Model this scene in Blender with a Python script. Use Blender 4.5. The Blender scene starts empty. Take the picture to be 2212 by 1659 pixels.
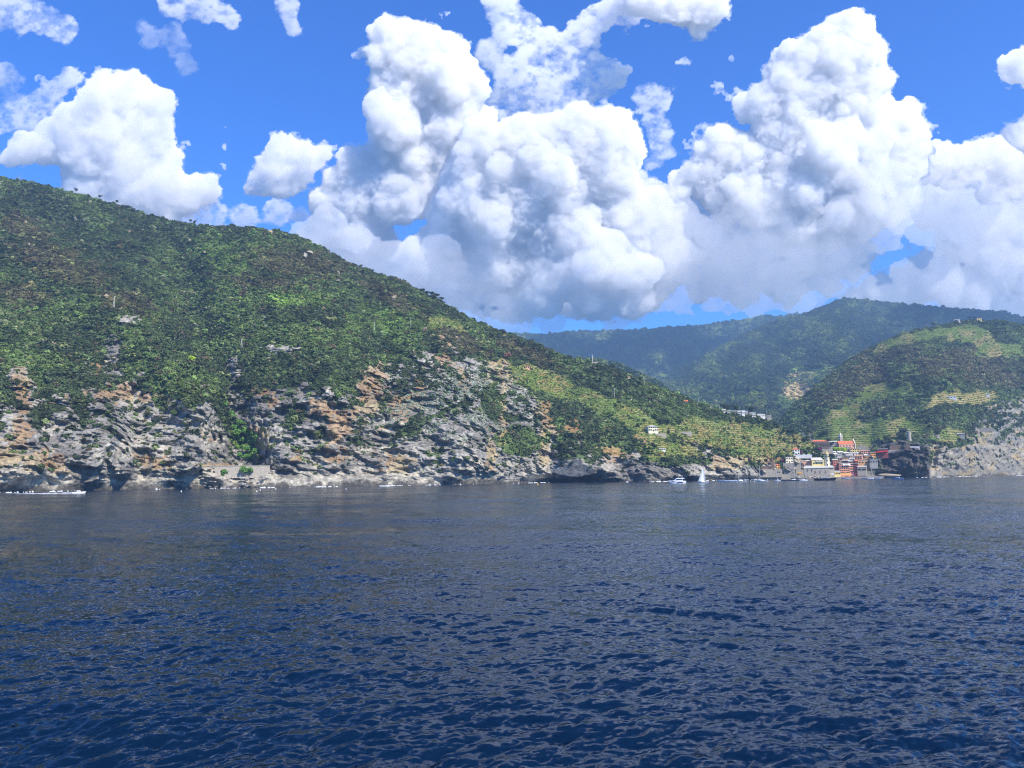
import bpy, bmesh, math, random
import numpy as np
from mathutils import Vector, Matrix
random.seed(7); RNG = np.random.default_rng(7)
SC = bpy.context.scene
COL = SC.collection
FS = 1024/2212.0          # full-view coordinates -> 1024 picture

# ---------------------------------------------------------------- camera
CH = 6.5; FPX = 769.0; PITCH = math.radians(6.86); ROLL = math.radians(0.60)
FWD = np.array([0, math.cos(PITCH), math.sin(PITCH)])
UP0 = np.array([0, -math.sin(PITCH), math.cos(PITCH)]); RT0 = np.array([1.0, 0, 0])
RT = math.cos(ROLL)*RT0 - math.sin(ROLL)*UP0
UP = math.sin(ROLL)*RT0 + math.cos(ROLL)*UP0
# horizon falls to the left in the photograph
RT, UP = math.cos(ROLL)*RT0 - math.sin(ROLL)*UP0, math.sin(ROLL)*RT0 + math.cos(ROLL)*UP0
cam = bpy.data.cameras.new("camera"); camo = bpy.data.objects.new("camera", cam); COL.objects.link(camo)
cam.sensor_width = 36; cam.lens = 36*FPX/1024; cam.clip_start = 0.5; cam.clip_end = 60000
M = Matrix(((RT[0], UP[0], -FWD[0], 0), (RT[1], UP[1], -FWD[1], 0), (RT[2], UP[2], -FWD[2], CH), (0, 0, 0, 1)))
camo.matrix_world = M
SC.camera = camo

def ray(u, v):
    """direction with y=1 through picture point (u,v) of the 1024x768 frame"""
    u = np.asarray(u, float); v = np.asarray(v, float)
    a = (u-512)/FPX; b = (384-v)/FPX
    d = FWD + a[..., None]*RT + b[..., None]*UP
    return d/d[..., 1:2]
def at(u, v, Y):
    d = ray(u, v); Y = np.asarray(Y, float)
    P = d*Y[..., None]; P[..., 2] += CH
    return P
def sea_Y(u, v):
    return CH/np.maximum(1e-5, -ray(u, v)[..., 2])
def to_uv(P):
    """world -> picture"""
    Q = np.asarray(P, float) - np.array([0, 0, CH])
    z = Q@FWD
    return 512+FPX*(Q@RT)/z, 384-FPX*(Q@UP)/z

# ---------------------------------------------------------------- noise
def _h(ix, iy, iz, seed):
    h = (ix.astype(np.uint32)*np.uint32(374761393) + iy.astype(np.uint32)*np.uint32(668265263) + iz.astype(np.uint32)*np.uint32(2147483647) + np.uint32(seed*974711 & 0xffffffff))
    h = (h ^ (h >> np.uint32(13)))*np.uint32(1274126177)
    h = h ^ (h >> np.uint32(16)); h = h*np.uint32(2246822519); h = h ^ (h >> np.uint32(13))
    return h.astype(np.float32)/np.float32(2**32)
def vn(x, y, z=None, seed=0):
    """value noise -1..1"""
    x = np.asarray(x, np.float32); y = np.asarray(y, np.float32)
    z = np.zeros_like(x) if z is None else np.asarray(z, np.float32)
    ix, iy, iz = np.floor(x).astype(np.int64), np.floor(y).astype(np.int64), np.floor(z).astype(np.int64)
    fx, fy, fz = x-ix, y-iy, z-iz
    s = lambda t: t*t*t*(t*(t*6-15)+10)
    fx, fy, fz = s(fx), s(fy), s(fz)
    r = 0
    for dx in (0, 1):
        wx = fx if dx else 1-fx
        for dy in (0, 1):
            wy = fy if dy else 1-fy
            for dz in (0, 1):
                wz = fz if dz else 1-fz
                r = r + wx*wy*wz*_h(ix+dx, iy+dy, iz+dz, seed)
    return r*2-1
def fbm(x, y, z=None, o=4, seed=0, gain=.5, ridged=False):
    a, r, t = 1.0, 0, 0
    for k in range(o):
        n = vn(x*2**k+17.3*k, y*2**k+5.1*k, None if z is None else z*2**k+9.7*k, seed+k)
        if ridged: n = 1-2*np.abs(n)
        r = r+a*n; t += a; a *= gain
    return r/t*(1.0 if ridged else 1.75)
def ss(a, b, x):
    t = np.clip((x-a)/(b-a), 0, 1); return t*t*(3-2*t)
def ip(pts, x, s=1.0):
    p = np.array(pts, float)*s; return np.interp(x, p[:, 0], p[:, 1])
def poly_dist(pts, u, v):
    """signed distance to polygon (positive inside), pts in picture units"""
    p = np.array(pts, float); n = len(p)
    d = np.full(u.shape, 1e9); ins = np.zeros(u.shape, bool)
    for i in range(n):
        a, b = p[i], p[(i+1) % n]; e = b-a
        t = np.clip(((u-a[0])*e[0]+(v-a[1])*e[1])/max(1e-9, e@e), 0, 1)
        d = np.minimum(d, np.hypot(u-a[0]-t*e[0], v-a[1]-t*e[1]))
        c = ((a[1] > v) != (b[1] > v))
        ins ^= c & (u < (b[0]-a[0])*(v-a[1])/((b[1]-a[1]) if b[1] != a[1] else 1e-9)+a[0])
    return np.where(ins, d, -d)
def line_dist(pts, u, v):
    p = np.array(pts, float); d = np.full(u.shape, 1e9)
    for a, b in zip(p[:-1], p[1:]):
        e = b-a; t = np.clip(((u-a[0])*e[0]+(v-a[1])*e[1])/max(1e-9, e@e), 0, 1)
        d = np.minimum(d, np.hypot(u-a[0]-t*e[0], v-a[1]-t*e[1]))
    return d

# ---------------------------------------------------------------- tags and materials
def tag(o, label=None, cat=None, group=None, kind=None):
    if label: o['label'] = label
    if cat: o['category'] = cat
    if group: o['group'] = group
    if kind: o['kind'] = kind
    return o
def srgb(r, g, b, k=1.0):
    f = lambda c: ((c/255+.055)/1.055)**2.4 if c > 10 else c/255/12.92
    return (f(r)*k, f(g)*k, f(b)*k, 1)
def new_mat(name):
    m = bpy.data.materials.new(name); m.use_nodes = True
    nt = m.node_tree
    for n in list(nt.nodes): nt.nodes.remove(n)
    return m, nt, nt.nodes, nt.links
def mat(name, col, rough=.8, vary=.25, scale=.6, metal=0, bump=0.0, spec=.3):
    if name in bpy.data.materials: return bpy.data.materials[name]
    m, nt, N, L = new_mat(name)
    out = N.new('ShaderNodeOutputMaterial'); b = N.new('ShaderNodeBsdfPrincipled')
    tc = N.new('ShaderNodeTexCoord'); nz = N.new('ShaderNodeTexNoise'); nz.inputs['Scale'].default_value = scale; nz.inputs['Detail'].default_value = 5
    L.new(tc.outputs['Object'], nz.inputs['Vector'])
    mp = N.new('ShaderNodeMapRange'); mp.inputs[1].default_value = .3; mp.inputs[2].default_value = .7
    mp.inputs[3].default_value = 1-vary; mp.inputs[4].default_value = 1+vary*.5
    L.new(nz.outputs['Fac'], mp.inputs[0])
    mx = N.new('ShaderNodeVectorMath'); mx.operation = 'SCALE'; mx.inputs[0].default_value = col[:3]
    L.new(mp.outputs[0], mx.inputs['Scale']); L.new(mx.outputs[0], b.inputs['Base Color'])
    b.inputs['Roughness'].default_value = rough; b.inputs['Metallic'].default_value = metal
    b.inputs['Specular IOR Level'].default_value = spec
    if bump:
        bp = N.new('ShaderNodeBump'); bp.inputs['Strength'].default_value = bump; bp.inputs['Distance'].default_value = .2
        L.new(nz.outputs['Fac'], bp.inputs['Height']); L.new(bp.outputs[0], b.inputs['Normal'])
    L.new(b.outputs[0], out.inputs[0]); return m

def grid_obj(name, P, keep=None, colour=None, extra=None, material=None, smooth=True):
    """P: (r,c,3) vertex grid -> mesh object"""
    r, c = P.shape[:2]
    idx = np.arange(r*c).reshape(r, c)
    q = np.stack([idx[:-1, :-1], idx[:-1, 1:], idx[1:, 1:], idx[1:, :-1]], -1).reshape(-1, 4)
    if keep is not None:
        kk = keep.reshape(-1); q = q[kk[q].all(1)] if keep.shape == (r, c) else q[keep.reshape(-1)]
    used = np.unique(q); remap = np.full(r*c, -1); remap[used] = np.arange(len(used)); q = remap[q]
    V = P.reshape(-1, 3)[used]
    me = bpy.data.meshes.new(name)
    me.vertices.add(len(V)); me.vertices.foreach_set('co', V.astype(np.float32).ravel())
    me.loops.add(q.size); me.loops.foreach_set('vertex_index', q.astype(np.int32).ravel())
    me.polygons.add(len(q)); me.polygons.foreach_set('loop_start', np.arange(0, q.size, 4, dtype=np.int32))
    me.polygons.foreach_set('loop_total', np.full(len(q), 4, np.int32))
    me.update(calc_edges=True)
    me.polygons.foreach_set('use_smooth', np.full(len(q), smooth))
    if colour is not None:
        a = me.color_attributes.new('cover', 'FLOAT_COLOR', 'POINT')
        cc = np.ones((len(V), 4), np.float32); cc[:, :3] = colour.reshape(-1, 3)[used]; a.data.foreach_set('color', cc.ravel())
    for k, arr in (extra or {}).items():
        a = me.attributes.new(k, 'FLOAT', 'POINT'); a.data.foreach_set('value', arr.reshape(-1)[used].astype(np.float32))
    o = bpy.data.objects.new(name, me); COL.objects.link(o)
    if material: me.materials.append(material)
    return o

# ---------------------------------------------------------------- sky, sun
SUN = np.array([0.56, -0.60, 0.82]); SUN /= np.linalg.norm(SUN)
w = bpy.data.worlds.new("World"); SC.world = w; w.use_nodes = True
nt = w.node_tree; bg = nt.nodes['Background']
sky = nt.nodes.new('ShaderNodeTexSky'); sky.sky_type = 'NISHITA'; sky.sun_disc = False
sky.sun_elevation = math.asin(SUN[2]); sky.sun_rotation = math.atan2(SUN[0], SUN[1])
sky.air_density = 1.0; sky.dust_density = 0.2; sky.ozone_density = 5.0; sky.altitude = 0
hs = nt.nodes.new('ShaderNodeHueSaturation'); hs.inputs['Saturation'].default_value = 1.2
ti = nt.nodes.new('ShaderNodeVectorMath'); ti.operation = 'MULTIPLY'; ti.inputs[1].default_value = (.47, .87, 1.46)
nt.links.new(sky.outputs[0], hs.inputs['Color']); nt.links.new(hs.outputs[0], ti.inputs[0]); nt.links.new(ti.outputs[0], bg.inputs[0]); bg.inputs[1].default_value = 0.105
sl = bpy.data.lights.new("sun", 'SUN'); sl.energy = 5; sl.angle = math.radians(.5); sl.color = (1, .92, .80)
so = bpy.data.objects.new("sun", sl); COL.objects.link(so)
so.rotation_euler = Vector(SUN).to_track_quat('Z', 'Y').to_euler()
so.location = (0, 0, 50)
SC.view_settings.view_transform = 'Standard'; SC.view_settings.look = 'None'; SC.view_settings.exposure = 0.66; SC.view_settings.gamma = 1
cy = SC.cycles if hasattr(SC, 'cycles') else None
if cy:
    cy.max_bounces = 10; cy.diffuse_bounces = 2; cy.glossy_bounces = 2; cy.transmission_bounces = 2
    cy.transparent_max_bounces = 12; cy.volume_bounces = 8; cy.use_denoising = True
    cy.volume_step_rate = 10; cy.caustics_reflective = False; cy.caustics_refractive = False
    try: cy.denoising_prefilter = 'NONE'; cy.filter_width = 1.15; cy.use_adaptive_sampling = True; cy.adaptive_threshold = .008
    except Exception: pass

# ---------------------------------------------------------------- shoreline and skylines (1024 px picture)
SHORE = [(-400, 501), (-80, 495.2), (0, 492.7), (100, 490.4), (200, 488.5), (290, 487.4), (375, 485.9), (460, 484.6), (550, 482.5), (650, 481.9), (700, 480.9),
         (725, 480.4), (780, 479.2), (850, 478.2), (931, 477.3), (1022, 475.2), (1100, 474), (1300, 471.3)]
def shore_v(u): return ip(SHORE, u)
SKYA = np.array([(-300, 345), (-120, 365), (0, 382), (60, 392), (100, 400), (170, 420), (250, 440), (320, 462), (380, 480), (440, 487), (500, 490), (560, 492), (600, 497), (650, 512), (690, 532), (720, 550), (760, 568), (800, 583), (870, 607), (920, 634), (960, 655), (1000, 680), (1060, 707), (1100, 722), (1160, 742), (1230, 772), (1290, 783), (1340, 802), (1400, 828), (1450, 846), (1510, 868), (1560, 885), (1640, 902), (1680, 917), (1730, 938), (1760, 956), (1785, 972), (1810, 990), (1835, 1012), (1860, 1028)])*FS
SKYB = np.array([(1570, 990), (1620, 955), (1680, 917), (1715, 872), (1750, 845), (1800, 802), (1850, 767), (1900, 742), (1960, 716), (2050, 698), (2110, 690), (2160, 692), (2212, 700), (2300, 715), (2450, 760), (2600, 830)])*FS
def terr_A(u, v):
    vs = shore_v(u); vt = np.interp(u, SKYA[:, 0], SKYA[:, 1]); s = (vs-v)/np.maximum(vs-vt, 1)
    S = sea_Y(u, vs)
    R = ip([(-400, 1250), (0, 1180), (140, 1150), (300, 1130), (450, 1060), (600, 990), (700, 1000), (770, 960), (830, 930), (870, 900)], u)
    R = np.maximum(R, S+18)
    p = ip([(0, 1.75), (400, 1.85), (560, 1.7), (700, 1.55), (800, 1.3), (870, 1.2)], u)
    D = S+(R-S)*np.sign(s)*np.abs(s)**p
    # gully and spurs: (polyline in full-view units, width, depth metres; + recedes)
    up = ss(0, .10, s)*(1-ss(.97, 1.0, s)*.6)
    for pts, wd, dp in GULLIES_A:
        d = line_dist(np.array(pts)*FS, u, v)
        D = D+dp*np.exp(-(d/(wd*FS))**2)*up
    return D, s
GULLIES_A = [
    ([(380, 560), (430, 700), (470, 830), (500, 900), (530, 990)], 46, 54),
    ([(60, 440), (200, 560), (340, 680), (400, 740)], 36, 34),
    ([(-40, 450), (120, 560), (250, 660), (360, 760), (420, 850)], 60, -58),
    ([(60, 440), (200, 520), (330, 600), (410, 690)], 30, 30),
    ([(470, 860), (440, 930), (400, 1000)], 35, -16),
    ([(330, 520), (420, 620), (470, 720)], 40, 12),
    ([(560, 520), (650, 640), (700, 740), (720, 830)], 90, -46),
    ([(900, 640), (960, 740), (1000, 860), (1020, 990)], 80, -24),
    ([(800, 640), (820, 740), (840, 850), (800, 960)], 40, 14),
    ([(1080, 760), (1160, 880), (1230, 960), (1240, 1030)], 60, -26),
    ([(1150, 800), (1290, 900), (1340, 980), (1340, 1030)], 40, 12),
    ([(1180, 770), (1330, 830), (1420, 900), (1480, 1000)], 40, -8),
    ([(1500, 890), (1560, 960), (1590, 1010)], 34, -12),
    ([(220, 860), (230, 940), (200, 1030)], 30, -14), ([(290, 860), (300, 960), (310, 1040)], 22, 12),
    ([(650, 830), (660, 930), (650, 1030)], 40, 10),
    ([(90, 820), (110, 930), (120, 1040)], 26, 10)]
def terr_B(u, v):
    vs = shore_v(u); vt = np.interp(u, SKYB[:, 0], SKYB[:, 1]); s = (vs-v)/np.maximum(vs-vt, 1)
    S = sea_Y(u, vs)
    R = ip([(700, 1300), (780, 1400), (860, 1500), (960, 1600), (1024, 1620), (1300, 1700)], u)
    p = ip([(740, 1.05), (840, 1.15), (872, 1.35), (900, 1.75), (1024, 1.8)], u)
    D = S+(R-S)*np.sign(s)*np.abs(s)**p
    up = ss(0, .08, s)
    for pts, wd, dp in [([(1780, 870), (1800, 920), (1820, 970)], 30, -18), ([(1900, 820), (1960, 870), (1960, 930)], 34, 28), ([(1850, 800), (1790, 870)], 30, -20),
                        ([(2010, 760), (2080, 850), (2060, 940)], 60, -34), ([(2090, 700), (2180, 820), (2212, 950)], 50, 24), ([(1960, 950), (1960, 1030)], 26, -22), ([(2020, 960), (2012, 1030)], 9, 20), ([(2150, 960), (2160, 1000)], 20, 10)]:
        d = line_dist(np.array(pts)*FS, u, v); D = D+dp*np.exp(-(d/(wd*FS))**2)*up
    return D, s

def rock_disp(P, amt, tilt=.35):
    """strata, blocks and facets of the cliffs (metres, + away from the sea)"""
    x, y, z = P[..., 0], P[..., 1], P[..., 2]
    zt = z + tilt*x*.5 + 6*vn(x/60, y/60, z/60, 3)
    st = fbm(x/40, y/40, zt/4.2, 3, 11, .55, ridged=True)
    bl = fbm(x/22, y/22, z/16, 3, 21, ridged=True)
    fine = fbm(x/7, y/9, zt/2.2, 3, 31, ridged=True)
    big = fbm(x/70, y/70, z/45, 2, 41)
    g = np.maximum(0, vn(x/16+.3*z/16, y/40, z/60, 51)-.25)     # clefts
    q = fbm(x/15, y/15, zt/7, 3, 61)*4.5; qs = np.floor(q)+ss(.6, 1, q-np.floor(q)); g = g+.32*qs
    return amt*(-6*bl - 2.2*st - 3.0*fine + 6*big + 9*g)

def ell(u, v, cx, cy, rx, ry, rot=0):
    c, s = math.cos(rot), math.sin(rot); dx, dy = u-cx*FS, v-cy*FS
    return 1-np.hypot((dx*c+dy*s)/(rx*FS), (-dx*s+dy*c)/(ry*FS))
GREEN_D = np.array(srgb(58, 70, 44)[:3]); GREEN = np.array(srgb(80, 97, 54)[:3]); GREEN_B = np.array(srgb(98, 122, 56)[:3])
BROWN = np.array(srgb(82, 78, 56)[:3]); SOIL = np.array(srgb(146, 114, 72)[:3]); SOIL_Y = np.array(srgb(156, 136, 92)[:3])
ROCK = np.array(srgb(140, 137, 127)[:3]); ROCK_P = np.array(srgb(176, 169, 150)[:3]); ROCK_D = np.array(srgb(74, 70, 66)[:3])
def blend(c, k, m): return c*(1-m[..., None])+k*m[..., None]

def build_A():
    us = np.arange(-190, 862, .72)
    ns = 470
    sA = np.concatenate([[-.03], np.linspace(0, 1, ns)])
    u, s = np.meshgrid(us, sA)
    vs = shore_v(u); vt = np.interp(u, SKYA[:, 0], SKYA[:, 1])
    nzs = fbm(u/9, u*0+.5, None, 3, 77)*1.2*ss(.5, 1, s)
    v = vs+(vt-vs)*s+nzs
    D, _ = terr_A(u, v)
    P = at(u, v, D)
    x, y, z = P[..., 0], P[..., 1], P[..., 2]
    up = ss(0, .08, s)
    D = D+up*(11*fbm(x/140, y/140, z/140, 3, 5)+3.2*fbm(x/38, y/38, z/38, 3, 6))
    wu = u/FS; wv = v/FS
    n1 = fbm(u/16, v/11, None, 4, 101); n2 = fbm(u/5, v/4, None, 4, 111); n3 = fbm(u/34, v/26, None, 3, 121); n4 = fbm(u/1.7, v/1.3, None, 3, 131)
    # rock mask
    line = ip([(-100, 850), (0, 880), (100, 880), (200, 850), (300, 840), (380, 870), (430, 850), (520, 850), (560, 850), (640, 855), (740, 880), (850, 880), (960, 860), (1060, 900), (1150, 950), (1250, 975), (1350, 978), (1450, 985), (1560, 985), (1640, 1000), (1740, 1010)], wu)
    rk = (wv-line)/45+n1*.9+n2*.35
    mix = np.maximum.reduce([poly_dist(np.array(p)*FS, u, v)/8 for p in (
        [(780, 800), (900, 780), (955, 735), (1010, 780), (1120, 790), (1180, 900), (1230, 980), (1100, 1000), (860, 960), (740, 900)],
        [(510, 850), (640, 840), (760, 850), (800, 960), (560, 960)],
        [(20, 800), (60, 790), (80, 900), (20, 900)], [(160, 850), (220, 790), (240, 730), (260, 790), (300, 840), (300, 900)])])
    rk = np.maximum(rk, np.clip(mix, -1, .35)+n2*1.0+n1*.3)
    for cx, cy, rx, ry in [(250, 760, 16, 26), (275, 690, 26, 12), (500, 800, 22, 26), (505, 850, 18, 22), (600, 755, 36, 10), (1010, 790, 26, 20)]:
        rk = np.maximum(rk, ell(u, v, cx, cy, rx, ry)*2+n2*1.1-.1)
    green = np.maximum.reduce([
        poly_dist(np.array([(450, 780), (500, 800), (490, 880), (540, 930), (568, 950), (566, 1008), (490, 1012), (482, 940), (455, 880)])*FS, u, v)/6,
        ell(u, v, 880, 930, 55, 22, -.5)*2, ell(u, v, 800, 965, 80, 13, .3)*2, ell(u, v, 930, 985, 40, 12)*2, ell(u, v, 690, 940, 16, 34, .4)*2, ell(u, v, 640, 900, 22, 34, .7)*2, ell(u, v, 535, 1015, 40, 9)*3,
        ell(u, v, 1110, 960, 60, 42)*2, ell(u, v, 1060, 870, 24, 40)*1.5, ell(u, v, 90, 905, 18, 26)*2, ell(u, v, 395, 1000, 26, 10)*2, ell(u, v, 180, 900, 12, 40)*2, ell(u, v, 1460, 990, 60, 18)*1.6, ell(u, v, 1330, 960, 60, 26)*1.6])
    rk = rk-np.clip(green+n2*.5, 0, 1)*2.2
    rk = np.maximum(rk, (wv-ip([(-100, 985), (400, 990), (500, 1010), (560, 1000), (860, 985), (1000, 985), (1150, 1000), (1740, 1012)], wu))/12+n2*.4)
    rock = ss(-.12, .12, rk)
    # soil
    so = np.full(u.shape, -1.)
    for cx, cy, rx, ry, r in [(46, 845, 20, 62, 0), (50, 940, 26, 50, .0), (100, 1000, 60, 26, .3), (210, 815, 14, 44, 0), (235, 850, 60, 20, 0), (350, 860, 36, 18, 0), (560, 848, 40, 14, 0), (590, 870, 20, 10, 0), (800, 850, 40, 66, .2), (740, 915, 44, 44, .2), (700, 885, 30, 20, 0), (720, 980, 36, 16, 0),
                              (870, 870, 36, 34, 0), (960, 770, 24, 34, 0), (905, 830, 16, 40, 0), (1000, 830, 12, 70, 0), (1080, 800, 34, 40, 0), (1085, 900, 12, 80, 0), (1180, 900, 20, 60, -.3), (1240, 920, 30, 20, .6), (1175, 960, 14, 50, 0), (1060, 970, 16, 60, .0), (560, 940, 20, 30, .4), (640, 990, 16, 8, 0),
                              (340, 1000, 40, 14, .3), (1390, 930, 40, 26, .7), (1450, 970, 40, 14, .2), (1560, 1000, 40, 14, 0), (1320, 975, 40, 14, .3), (470, 1004, 50, 5, 0), (1640, 990, 60, 14, 0), (860, 1000, 50, 20, 0), (20, 980, 40, 30, 0)]:
        so = np.maximum(so, ell(u, v, cx, cy, rx, ry, r)*1.5)
    soil = ss(-.05, .55, so*1.3+n1*.9+n2*1.0+n4*.35-.15)*ss(1034, 1016, wv+n1*5)
    # terraces
    T = [[(1100, 790), (1180, 800), (1300, 850), (1420, 905), (1480, 940), (1400, 950), (1330, 900), (1200, 860), (1120, 830)],
         [(1500, 900), (1560, 905), (1640, 915), (1745, 950), (1760, 965), (1700, 985), (1600, 985), (1500, 950), (1430, 930)],
         [(915, 680), (940, 678), (990, 695), (1000, 715), (930, 705)], [(1380, 965), (1460, 950), (1520, 985), (1400, 995)]]
    td = np.maximum.reduce([poly_dist(np.array(p)*FS, u, v) for p in T])
    terr = ss(-1.5, 1.5, td+n1*3.5)
    # displacement
    P = at(u, v, D)
    D = D+rock_disp(P, rock*up*.62+.05*up)
    P = at(u, v, np.maximum(D, sea_Y(u, vs)*.97))
    # colours
    x, y, z = P[..., 0], P[..., 1], P[..., 2]
    C = np.zeros(u.shape+(3,))+GREEN_D*1.1
    C = blend(C, GREEN, ss(-.2, .5, n3+n2*.4))
    bright = np.maximum.reduce([ell(u, v, 640, 650, 120, 22)*1.2, ell(u, v, 840, 700, 150, 60), ell(u, v, 500, 560, 120, 50), ell(u, v, 530, 960, 46, 60)*2])
    C = blend(C, GREEN_B, ss(0, .8, bright+n1*.3)*.7)
    brn = np.full(u.shape, -1.)
    for cx, cy, rx, ry, r in [(640, 570, 110, 34, .1), (560, 610, 100, 14, .1), (130, 570, 120, 40, .4), (40, 640, 70, 24, .2), (280, 660, 60, 26, .3), (840, 640, 90, 20, .5), (1000, 740, 90, 20, .5), (1130, 760, 80, 16, .4), (60, 500, 60, 26, .4), (870, 600, 60, 12, .4)]:
        brn = np.maximum(brn, ell(u, v, cx, cy, rx, ry, r)*1.6)
    C = blend(C, BROWN, ss(-.2, .5, brn+n2*.8)*.85)
    VC = C.copy()
    zt = z+.17*x
    band = vn(x/30, y/30, zt/1.6, 201)*.5+vn(x/60, y/60, zt/5, 202)*.5
    R3 = ROCK*(1+.42*band[..., None]+.26*n2[..., None]+.22*n4[..., None])
    pale = ss(.0, .7, n1*.8+ss(985, 1040, wv)*.7-.1)
    R3 = blend(R3, ROCK_P, pale*.7); R3 = blend(R3, ROCK_D, ss(.1, .7, -n3*.6-n1*.5+n2*.6)*.6)
    ck = 1-np.abs(vn(u/6+n2*.9, v/3.2+n1*.9, None, 351))*2; ck2 = 1-np.abs(vn(u/2.6+v/6+n2, v/1.7+n1, None, 352))*2; R3 = blend(R3, ROCK_D*.65, np.maximum(.6*ss(.85, 1, ck), .55*ss(.85, 1, ck2)))
    R3 = blend(R3, ROCK_D*.55, ss(5.5, 1.5, z+n2*3)*.8)
    SO = blend(np.zeros(u.shape+(3,))+SOIL, SOIL_Y, ss(-.3, .5, n3))
    SO = SO*(1+.2*n4[..., None])
    R3 = blend(R3, SO, soil*.64)
    GR = SOIL_Y*.6+GREEN_B*.3
    C = blend(C, R3, rock)
    C = blend(C, SO, soil*(1-rock)*ss(-.1, .4, so)*.8)
    TC = blend(np.zeros(u.shape+(3,))+GREEN_B*.95, SOIL_Y*.85, ss(0, .7, n1+.22*np.clip((wu-1450)/160, -1.5, 1)))
    TC = blend(TC, SOIL, ss(.3, .8, fbm(u/9, v/5, None, 4, 141)+.12*(wu > 1480))*.8)
    C = blend(C, TC, terr*.9)
    # terrace steps: treads and risers of 2.6 m
    hT = 2.6; zz = z/hT; fr = zz-np.floor(zz); zq = (np.floor(zz)+ss(.55, .95, fr))*hT
    P[..., 2] = z+(zq-z)*terr
    P[0, :, 2] = -4
    # far side of the ridge
    back = []
    last = P[-1]
    for k, (dy, dz) in enumerate([(12, -.05), (60, -.4), (250, -.8), (500, -1.4)]):
        b = last.copy(); b[:, 1] += dy; b[:, 0] *= (last[:, 1]+dy)/last[:, 1]; b[:, 2] = np.maximum(last[:, 2]*(1+dz), -4)if dz < -.9 else last[:, 2]*(1+dz); back.append(b)
    P2 = np.concatenate([P, np.array(back)], 0)
    pad = lambda a: np.concatenate([a, np.repeat(a[-1:], 4, 0)], 0)
    return dict(P=P2, C=pad(C), rock=pad(rock), terr=pad(terr), u=u, v=v, s=s, P0=P, rock0=rock, soil0=soil, terr0=terr, green0=green, bright0=bright, brn0=brn, n1=n1, n2=n2, n3=n3, VC=VC, wu=wu, wv=wv)

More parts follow.
